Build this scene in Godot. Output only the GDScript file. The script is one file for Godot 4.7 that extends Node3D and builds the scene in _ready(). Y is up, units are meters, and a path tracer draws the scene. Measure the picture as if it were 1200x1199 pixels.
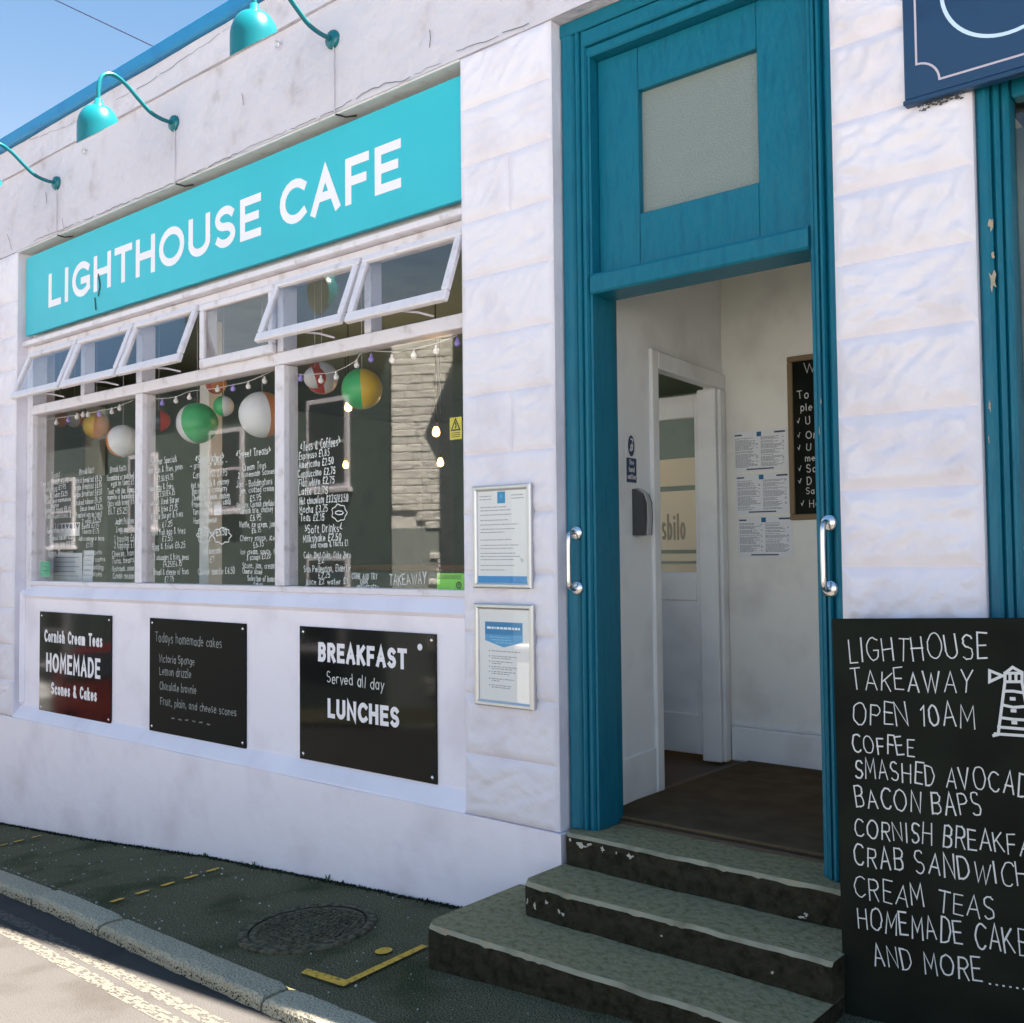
extends Node3D
# Wall plane is z = 0, street on +z, x runs along the shop front, y up, metres.
const CAM := Vector3(0, 1.84, 3.45)
const FPX := 1194.2
var cb: Basis
var M := {}
var taken := {}
var rng := RandomNumberGenerator.new()

# ---------------------------------------------------------------- photo pixel -> direction -> point on a plane
func ray(px: float, py: float) -> Vector3:
	return cb * Vector3((px - 600.0) / FPX, -(py - 599.5) / FPX, -1.0)
func W(px: float, py: float, z := 0.0) -> Vector3:
	var r := ray(px, py)
	return CAM + r * ((z - CAM.z) / r.z)
func XP(px: float, py: float, x: float) -> Vector3:
	var r := ray(px, py)
	return CAM + r * ((x - CAM.x) / r.x)

# ---------------------------------------------------------------- ground heights (the street climbs to the right)
const GX := [-60.0, -14.0, -7.97, -6.68, -5.19, -4.06, -3.28, -2.84, 3.0, 40.0]
const GY := [-5.0, -0.72, -0.155, -0.05, 0.095, 0.175, 0.225, 0.255, 0.64, 3.0]
func base_y(x: float) -> float:
	for i in range(GX.size() - 1):
		if x <= GX[i + 1]:
			return lerpf(GY[i], GY[i + 1], (x - GX[i]) / (GX[i + 1] - GX[i]))
	return GY[-1]
func gy(x: float, z: float) -> float:
	return base_y(x) - 0.03 * clampf(z, 0.0, 3.0)
func kerb_in(x: float) -> float:      # inner edge of the kerb, measured along the pavement
	return 0.985 + 0.078 * (x + 3.2) - 0.006 * (x + 3.2) * (x + 3.2) if x > -9.0 else 0.33 + 0.05 * (x + 9.0)

# ---------------------------------------------------------------- nodes
func numbered(n: String) -> String:
	if not taken.has(n):
		taken[n] = 0
		return n
	taken[n] += 1
	return "%s_%03d" % [n, taken[n]]
func thing(n: String, label: String, category: String, at := Vector3.ZERO, group := "") -> Node3D:
	var o := Node3D.new()
	o.name = numbered(n)
	add_child(o, true)
	o.position = at
	tag(o, label, category, group)
	return o
func tag(o: Node, label: String, category: String, group := "") -> void:
	o.set_meta("label", label)
	o.set_meta("category", category)
	if group != "":
		o.set_meta("group", group)
func newst() -> SurfaceTool:
	var st := SurfaceTool.new()
	st.begin(Mesh.PRIMITIVE_TRIANGLES)
	st.set_smooth_group(-1)
	return st
func done(st: SurfaceTool, n: String, m: Material, parent: Node, smooth := false, at := Vector3.ZERO) -> MeshInstance3D:
	if smooth:
		var arr := st.commit_to_arrays()
		st = SurfaceTool.new()
		st.begin(Mesh.PRIMITIVE_TRIANGLES)
		st.set_smooth_group(0)
		for v in arr[Mesh.ARRAY_VERTEX]: st.add_vertex(v)
	st.generate_normals()
	return inst(st.commit(), n, m, parent, at)
func inst(mesh: Mesh, n: String, m: Material, parent: Node, at := Vector3.ZERO) -> MeshInstance3D:
	var o := MeshInstance3D.new()
	o.mesh = mesh
	o.material_override = m
	o.name = numbered(n) if parent == self else n
	parent.add_child(o, true)
	o.position = at
	return o
func setting(o: Node) -> void:
	o.set_meta("kind", "structure")

# ---------------------------------------------------------------- shapes
func tri(st: SurfaceTool, a: Vector3, b: Vector3, c: Vector3) -> void:
	st.add_vertex(a); st.add_vertex(b); st.add_vertex(c)
func quad(st: SurfaceTool, a: Vector3, b: Vector3, c: Vector3, d: Vector3) -> void:   # clockwise seen from the front
	tri(st, a, b, c); tri(st, a, c, d)
func quv(st: SurfaceTool, a: Vector3, b: Vector3, c: Vector3, d: Vector3) -> void:     # top-left, top-right, bottom-right, bottom-left with UVs
	var p := [a, b, c, a, c, d]
	var u := [Vector2(0, 0), Vector2(1, 0), Vector2(1, 1), Vector2(0, 0), Vector2(1, 1), Vector2(0, 1)]
	for i in 6:
		st.set_uv(u[i]); st.add_vertex(p[i])
func box(st: SurfaceTool, lo: Vector3, hi: Vector3, bev := 0.0) -> void:
	# chamfered box: convex hull of the three inset slabs, built face by face
	var c := (lo + hi) * 0.5
	var h := (hi - lo) * 0.5
	var b := minf(bev, minf(h.x, minf(h.y, h.z)) * 0.9)
	for ax in 3:
		for s in [-1.0, 1.0]:
			var u := (ax + 1) % 3
			var v := (ax + 2) % 3
			var q := []
			for k in [[-1, -1], [1, -1], [1, 1], [-1, 1]]:
				var p := Vector3.ZERO
				p[ax] = s * h[ax]
				p[u] = k[0] * (h[u] - b)
				p[v] = k[1] * (h[v] - b)
				q.append(c + p)
			if s > 0: quad(st, q[0], q[3], q[2], q[1])
			else: quad(st, q[0], q[1], q[2], q[3])
	if b <= 0.0: return
	for ax in 3:
		var u := (ax + 1) % 3
		var v := (ax + 2) % 3
		for su in [-1.0, 1.0]:
			for sv in [-1.0, 1.0]:
				var q := []
				for k in [[-1, 0], [1, 0], [1, 1], [-1, 1]]:
					var p := Vector3.ZERO
					p[ax] = k[0] * (h[ax] - b)
					p[u] = su * (h[u] - (b if k[1] == 1 else 0.0))
					p[v] = sv * (h[v] - (0.0 if k[1] == 1 else b))
					q.append(c + p)
				if su * sv > 0: quad(st, q[0], q[1], q[2], q[3])
				else: quad(st, q[0], q[3], q[2], q[1])
	for sx in [-1.0, 1.0]:
		for sy in [-1.0, 1.0]:
			for sz in [-1.0, 1.0]:
				var s := Vector3(sx, sy, sz)
				var p0 := c + s * (h - Vector3(0, b, b))
				var p1 := c + s * (h - Vector3(b, 0, b))
				var p2 := c + s * (h - Vector3(b, b, 0))
				if sx * sy * sz > 0: tri(st, p0, p2, p1)
				else: tri(st, p0, p1, p2)
func bx(n: String, lo: Vector3, hi: Vector3, m: Material, parent: Node, bev := 0.004) -> MeshInstance3D:
	var st := newst()
	box(st, lo, hi, bev)
	return done(st, n, m, parent)
func sweep_x(st: SurfaceTool, prof: Array, x0: float, x1: float) -> void:   # profile of (z, y) points, counter-clockwise seen from +x, swept along x with end caps
	var n := prof.size()
	for i in n:
		var a: Vector2 = prof[i]
		var b: Vector2 = prof[(i + 1) % n]
		quad(st, Vector3(x0, a.y, a.x), Vector3(x0, b.y, b.x), Vector3(x1, b.y, b.x), Vector3(x1, a.y, a.x))
	var t := Geometry2D.triangulate_polygon(PackedVector2Array(prof))
	for i in range(0, t.size(), 3):
		var p := [prof[t[i]], prof[t[i + 1]], prof[t[i + 2]]]
		var A := Vector3(x0, p[0].y, p[0].x); var B := Vector3(x0, p[1].y, p[1].x); var C := Vector3(x0, p[2].y, p[2].x)
		var o := Vector3(x1 - x0, 0, 0)
		if (B - A).cross(C - A).x < 0: tri(st, A, C, B); tri(st, A + o, B + o, C + o)
		else: tri(st, A, B, C); tri(st, A + o, C + o, B + o)
func sweep_y(st: SurfaceTool, prof: Array, zb: float, y0: float, y1: float) -> void:   # moulding: front profile of (x, z) from left to right, closed to a flat back at zb
	var p := prof.duplicate()
	p.append(Vector2(prof[-1].x, zb))
	p.append(Vector2(prof[0].x, zb))
	for i in p.size():
		var a: Vector2 = p[i]
		var b: Vector2 = p[(i + 1) % p.size()]
		quad(st, Vector3(a.x, y1, a.y), Vector3(b.x, y1, b.y), Vector3(b.x, y0, b.y), Vector3(a.x, y0, a.y))
	for i in range(prof.size() - 1):
		var a: Vector2 = prof[i]
		var b: Vector2 = prof[i + 1]
		quad(st, Vector3(a.x, y1, zb), Vector3(b.x, y1, zb), Vector3(b.x, y1, b.y), Vector3(a.x, y1, a.y))
		quad(st, Vector3(a.x, y0, a.y), Vector3(b.x, y0, b.y), Vector3(b.x, y0, zb), Vector3(a.x, y0, zb))
func tube(st: SurfaceTool, pts: Array, r: Variant, seg := 10, cap := true) -> void:
	var rings := []
	var up := Vector3(0.13, 0.31, 0.94)
	for i in pts.size():
		var d: Vector3 = (pts[mini(i + 1, pts.size() - 1)] - pts[maxi(i - 1, 0)]).normalized()
		var a := (up - d * up.dot(d)).normalized()
		up = a
		var b := d.cross(a)
		var rr: float = r[i] if r is Array else r
		var ring := []
		for k in seg:
			var t := TAU * k / seg
			ring.append(pts[i] + (a * cos(t) + b * sin(t)) * rr)
		rings.append(ring)
	for i in range(pts.size() - 1):
		for k in seg:
			var k2 := (k + 1) % seg
			quad(st, rings[i][k], rings[i][k2], rings[i + 1][k2], rings[i + 1][k])
	if cap:
		for k in range(1, seg - 1):
			tri(st, rings[0][0], rings[0][k + 1], rings[0][k])
			tri(st, rings[-1][0], rings[-1][k], rings[-1][k + 1])
func curve_pts(ctrl: Array, bake := 0.02) -> Array:
	var c := Curve3D.new()
	c.bake_interval = bake
	for i in ctrl.size():
		var a: Vector3 = ctrl[maxi(i - 1, 0)]
		var b: Vector3 = ctrl[mini(i + 1, ctrl.size() - 1)]
		var t := (b - a) / 6.0
		c.add_point(ctrl[i], -t, t)
	return Array(c.get_baked_points())
func lathe(st: SurfaceTool, prof: Array, xf: Transform3D, seg := 24) -> void:   # profile of (radius, height), top first
	for i in range(prof.size() - 1):
		for k in seg:
			var t0 := TAU * k / seg
			var t1 := TAU * (k + 1) / seg
			var a: Vector2 = prof[i]
			var b: Vector2 = prof[i + 1]
			var q := [Vector3(a.x * cos(t0), a.y, a.x * sin(t0)), Vector3(a.x * cos(t1), a.y, a.x * sin(t1)), Vector3(b.x * cos(t1), b.y, b.x * sin(t1)), Vector3(b.x * cos(t0), b.y, b.x * sin(t0))]
			if a.x > 0.0001: tri(st, xf * q[0], xf * q[1], xf * q[2])
			if b.x > 0.0001: tri(st, xf * q[0], xf * q[2], xf * q[3])

# ---------------------------------------------------------------- materials
func lin(r: float, g: float, b: float) -> Color:
	return Color(r, g, b).linear_to_srgb()
func mat(r: float, g: float, b: float, rough := 0.7, metal := 0.0) -> StandardMaterial3D:
	var m := StandardMaterial3D.new()
	m.albedo_color = lin(r, g, b)
	m.roughness = rough
	m.metallic = metal
	return m
func noise(freq: float, s: int, oct := 4, kind := FastNoiseLite.TYPE_SIMPLEX_SMOOTH) -> FastNoiseLite:
	var n := FastNoiseLite.new()
	n.noise_type = kind
	n.frequency = freq
	n.seed = s
	n.fractal_octaves = oct
	return n
func ntex(freq: float, s: int, cols: Array, offs: Array, size := 512, oct := 4) -> NoiseTexture2D:   # a colour multiplier texture from noise
	var t := NoiseTexture2D.new()
	t.width = size; t.height = size
	t.seamless = true
	t.noise = noise(freq, s, oct)
	var g := Gradient.new()
	g.offsets = PackedFloat32Array(offs)
	var pc := PackedColorArray()
	for c in cols: pc.append(c)
	g.colors = pc
	t.color_ramp = g
	return t
func nnorm(freq: float, s: int, bump: float, size := 512, oct := 4) -> NoiseTexture2D:
	var t := NoiseTexture2D.new()
	t.width = size; t.height = size
	t.seamless = true
	t.as_normal_map = true
	t.bump_strength = bump
	t.noise = noise(freq, s, oct)
	return t
func tripl(m: StandardMaterial3D, scale: float) -> StandardMaterial3D:
	m.uv1_triplanar = true
	m.uv1_world_triplanar = true
	m.uv1_scale = Vector3.ONE * scale
	return m
func textured(m: StandardMaterial3D, scale: float, tex: Texture2D, norm: Texture2D = null, ns := 0.5) -> StandardMaterial3D:
	tripl(m, scale)
	m.albedo_texture = tex
	if norm:
		m.normal_enabled = true
		m.normal_texture = norm
		m.normal_scale = ns
	return m
func glass(a: float, tint := Color(0.75, 0.85, 0.82)) -> StandardMaterial3D:
	var m := StandardMaterial3D.new()
	m.albedo_color = Color(tint.r, tint.g, tint.b, a)
	m.transparency = BaseMaterial3D.TRANSPARENCY_ALPHA
	m.roughness = 0.02
	m.metallic_specular = 0.75
	return m
func g1(v: float) -> Color: return Color(v, v, v)

func make_materials() -> void:
	var wn := nnorm(0.012, 5, 3.0, 512, 5)
	var stain := ntex(0.006, 11, [Color(0.93, 0.925, 0.92), Color(0.975, 0.97, 0.975), g1(1.0), g1(1.0)], [0.0, 0.3, 0.5, 1.0], 512, 6)
	M.white = textured(mat(0.84, 0.80, 0.88, 0.62), 0.5, stain, wn, 0.35)
	var scuff := ntex(0.02, 17, [Color(0.62, 0.60, 0.57), Color(0.88, 0.87, 0.86), g1(1.0), g1(1.0)], [0.0, 0.22, 0.36, 1.0], 512, 6)
	var grime := ntex(0.012, 19, [Color(0.88, 0.87, 0.86), Color(0.965, 0.96, 0.955), g1(0.99), g1(1.0)], [0.02, 0.2, 0.42, 1.0], 512, 6)
	M.weathered = textured(mat(0.575, 0.55, 0.615, 0.75), 0.45, grime, nnorm(0.03, 6, 5.0, 512, 5), 0.5)
	M.block = textured(mat(0.735, 0.705, 0.775, 0.6), 0.8, stain, nnorm(0.02, 8, 4.0, 512, 5), 0.3)
	M.soffit = textured(mat(0.62, 0.62, 0.63, 0.8), 0.9, grime, wn, 0.4)
	M.frame = textured(mat(0.70, 0.67, 0.72, 0.45), 0.9, ntex(0.015, 23, [Color(0.84, 0.83, 0.81), Color(0.95, 0.945, 0.94), g1(1.0), g1(1.0)], [0.0, 0.2, 0.4, 1.0], 512, 6), wn, 0.15)
	var tn := ntex(0.008, 31, [Color(0.84, 0.88, 0.95), Color(0.95, 0.97, 0.99), g1(1.0), g1(1.0)], [0.0, 0.35, 0.6, 1.0], 512, 5)
	var brush := ntex(0.02, 32, [Color(0.86, 0.89, 0.93), Color(0.96, 0.965, 0.975), g1(1.0), g1(1.0)], [0.02, 0.3, 0.5, 1.0], 512, 5)
	M.teal = textured(mat(0.004, 0.128, 0.198, 0.38), 1.0, brush, nnorm(0.03, 33, 4.0, 512, 4), 0.3)
	M.teal.metallic_specular = 0.35
	M.teal.uv1_scale = Vector3(2.4, 0.35, 2.4)
	M.teal_edge = mat(0.012, 0.15, 0.25, 0.4)
	M.chip = textured(mat(0.36, 0.31, 0.23, 0.9), 4.0, scuff)
	M.turq = textured(mat(0.030, 0.465, 0.56, 0.38), 0.35, ntex(0.004, 41, [Color(0.93, 0.95, 0.96), g1(1.0)], [0.2, 0.7], 256, 3))
	M.lamp = mat(0.005, 0.135, 0.165, 0.25)
	M.lamp_in = mat(0.7, 0.7, 0.68, 0.5)
	M.roofblue = textured(mat(0.010, 0.20, 0.42, 0.5), 0.8, tn)
	M.letter = mat(0.80, 0.78, 0.83, 0.5)
	M.black = mat(0.008, 0.009, 0.009, 0.06)
	M.black.metallic_specular = 0.28
	M.chalk = textured(mat(0.014, 0.017, 0.013, 0.55), 0.9, ntex(0.01, 47, [g1(0.8), g1(1.0)], [0.2, 0.8], 256, 4))
	M.boardsat = mat(0.012, 0.014, 0.012, 0.5)
	M.chalkwhite = mat(0.62, 0.62, 0.62, 0.9)
	M.penwhite = mat(0.62, 0.65, 0.64, 0.7)
	M.faint = mat(0.30, 0.31, 0.30, 0.9)
	M.steel = mat(0.72, 0.72, 0.74, 0.22, 1.0)
	M.alu = mat(0.62, 0.62, 0.64, 0.38, 0.85)
	M.dark = mat(0.012, 0.012, 0.012, 0.7)
	M.crack = mat(0.05, 0.05, 0.048, 0.95)
	M.paper = mat(0.78, 0.78, 0.80, 0.7)
	M.navy = mat(0.012, 0.035, 0.10, 0.5)
	M.navysign = textured(mat(0.008, 0.046, 0.115, 0.42), 0.9, ntex(0.012, 53, [Color(0.75, 0.85, 0.9), g1(1.0), Color(1.0, 1.0, 1.0)], [0.0, 0.4, 1.0], 256, 5))
	var asp := ntex(0.16, 61, [g1(0.35), g1(0.75), g1(0.95), Color(1.0, 1.0, 0.96)], [0.1, 0.42, 0.6, 0.95], 512, 3)
	var patchy := ntex(0.008, 63, [Color(0.66, 0.72, 0.66), g1(0.95), g1(1.0)], [0.15, 0.5, 1.0], 512, 5)
	M.asphalt = textured(mat(0.225, 0.212, 0.13, 0.92), 1.3, asp, nnorm(0.14, 62, 8.0, 512, 3), 0.9)
	M.asphalt.detail_enabled = true
	M.asphalt.detail_blend_mode = BaseMaterial3D.BLEND_MODE_MUL
	M.asphalt.detail_albedo = patchy
	M.asphalt.detail_uv_layer = BaseMaterial3D.DETAIL_UV_2
	M.asphalt.uv2_triplanar = true
	M.asphalt.uv2_world_triplanar = true
	M.asphalt.uv2_scale = Vector3.ONE * 0.45
	M.road = M.asphalt.duplicate()
	M.road.albedo_color = lin(0.086, 0.082, 0.080)
	M.road.uv1_scale = Vector3.ONE * 1.6
	M.road.normal_scale = 0.25
	M.road.detail_albedo = ntex(0.008, 64, [Color(0.88, 0.87, 0.86), g1(0.97), g1(1.0)], [0.1, 0.45, 1.0], 512, 5)
	M.road.albedo_texture = ntex(0.16, 65, [g1(0.72), g1(0.9), g1(1.0)], [0.12, 0.4, 0.9], 512, 3)
	var gran := ntex(0.12, 71, [g1(0.5), g1(0.85), g1(1.0)], [0.15, 0.45, 0.9], 512, 4)
	M.kerb = textured(mat(0.56, 0.505, 0.38, 0.9), 1.4, gran, nnorm(0.08, 72, 7.0, 512, 4), 0.7)
	M.kerb2 = textured(mat(0.59, 0.535, 0.41, 0.9), 1.4, gran, nnorm(0.08, 73, 7.0, 512, 4), 0.7)
	M.yellow = textured(mat(0.82, 0.47, 0.045, 0.75), 2.2, ntex(0.06, 75, [g1(0.45), g1(0.9), g1(1.0)], [0.1, 0.36, 1.0], 256, 4))
	M.oldyellow = textured(mat(0.112, 0.103, 0.086, 0.85), 2.2, ntex(0.16, 66, [g1(0.75), g1(1.0)], [0.2, 0.6], 256, 3))
	M.conc = textured(mat(0.33, 0.278, 0.165, 0.88), 1.5, ntex(0.03, 81, [Color(0.78, 0.79, 0.75), Color(0.90, 0.905, 0.88), g1(0.97), g1(1.0)], [0.1, 0.35, 0.6, 1.0], 512, 6), nnorm(0.05, 82, 6.0, 512, 5), 0.6)
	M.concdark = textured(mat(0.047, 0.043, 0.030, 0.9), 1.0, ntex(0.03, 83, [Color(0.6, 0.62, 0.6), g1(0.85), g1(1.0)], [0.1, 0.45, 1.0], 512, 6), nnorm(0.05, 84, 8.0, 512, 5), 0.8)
	M.nosing = textured(mat(0.43, 0.385, 0.27, 0.85), 0.9, ntex(0.02, 85, [Color(0.5, 0.52, 0.48), g1(0.85), g1(1.0)], [0.12, 0.4, 1.0], 256, 5))
	M.iron = textured(mat(0.15, 0.13, 0.085, 0.75), 2.0, ntex(0.05, 91, [g1(0.55), g1(1.0)], [0.2, 0.7], 256, 4), nnorm(0.1, 92, 2.0, 256, 3), 0.15)
	M.moss = mat(0.022, 0.024, 0.015, 0.95)
	M.weed = mat(0.05, 0.11, 0.03, 0.8)
	M.cream = textured(mat(0.84, 0.84, 0.80, 0.7), 0.7, stain, wn, 0.2)
	M.doorwhite = textured(mat(0.82, 0.84, 0.85, 0.5), 0.7, stain, wn, 0.15)
	M.matting = textured(mat(0.125, 0.088, 0.054, 1.0), 1.0, ntex(0.02, 95, [g1(0.88), g1(1.0)], [0.2, 0.8], 256, 5), nnorm(0.3, 96, 2.0, 256, 2), 0.3)
	M.cafewall = textured(mat(0.25, 0.34, 0.32, 0.8), 0.6, stain)
	M.floorwood = mat(0.09, 0.06, 0.04, 0.6)
	M.wood = mat(0.22, 0.15, 0.08, 0.6)
	M.glass = glass(0.02, Color(0.3, 0.36, 0.34))
	M.glasslow = glass(0.015, Color(0.5, 0.55, 0.55))
	M.obscure = textured(mat(0.22, 0.265, 0.25, 0.55), 3.0, ntex(0.2, 97, [g1(0.86), g1(1.0)], [0.3, 0.7], 256, 2), nnorm(0.25, 98, 4.0, 256, 2), 0.5)
	M.grey = mat(0.42, 0.43, 0.43, 0.35)
	M.darkgrey = mat(0.055, 0.06, 0.06, 0.35)
	M.creamlit = mat(0.74, 0.66, 0.52, 0.7)
	M.bulb = mat(1.0, 0.75, 0.45, 0.3)
	M.bulb.emission_enabled = true
	M.bulb.emission = Color(1.0, 0.72, 0.42)
	M.bulb.emission_energy_multiplier = 1.2
	M.bounce_yard = textured(mat(0.44, 0.43, 0.42, 0.9), 0.3, grime)
	M.archgrey = mat(0.30, 0.33, 0.31, 0.8)
	M.creamlit2 = textured(mat(0.74, 0.71, 0.64, 0.8), 0.4, stain)
	M.slate = textured(mat(0.085, 0.118, 0.108, 0.7), 0.5, scuff)
	M.slate2 = textured(mat(0.085, 0.11, 0.105, 0.7), 0.5, scuff)
	M.darkpane = mat(0.02, 0.025, 0.03, 0.05)
	M.carred = mat(0.22, 0.010, 0.009, 0.2)
	M.carwhite = mat(0.7, 0.72, 0.74, 0.2)
	M.borderpink = mat(0.50, 0.45, 0.52, 0.7)
	M.ringblue = mat(0.55, 0.70, 0.82, 0.7)
	M.ballred = mat(0.55, 0.06, 0.05, 0.35)
	M.ballorange = mat(0.68, 0.22, 0.06, 0.35)
	M.ballyellow = mat(0.68, 0.44, 0.05, 0.35)
	M.ballgreen = mat(0.05, 0.42, 0.14, 0.35)
	M.ballwhite = mat(0.75, 0.76, 0.80, 0.35)
	M.balldark = mat(0.04, 0.05, 0.06, 0.35)
	M.bulbwhite = mat(0.85, 0.83, 0.85, 0.3)
	M.violet = mat(0.35, 0.28, 0.80, 0.3)
	M.stickyellow = mat(0.70, 0.60, 0.05, 0.5)
	M.stickgreen = mat(0.20, 0.65, 0.08, 0.5)
	M.tag = mat(0.02, 0.42, 0.20, 0.5)
	M.flake = mat(0.45, 0.43, 0.37, 0.9)
	M.gritstone = mat(0.42, 0.43, 0.40, 0.9)
	M.wire = mat(0.012, 0.03, 0.09, 0.5)
	M.rubble = textured(mat(0.84, 0.82, 0.76, 0.85), 0.7, scuff, nnorm(0.02, 99, 7.0, 512, 4), 0.8)
	for k in ["concdark", "chalk", "asphalt", "road", "boardsat", "moss", "iron", "matting", "conc", "nosing", "kerb", "kerb2"]:
		M[k].metallic_specular = 0.15

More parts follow.
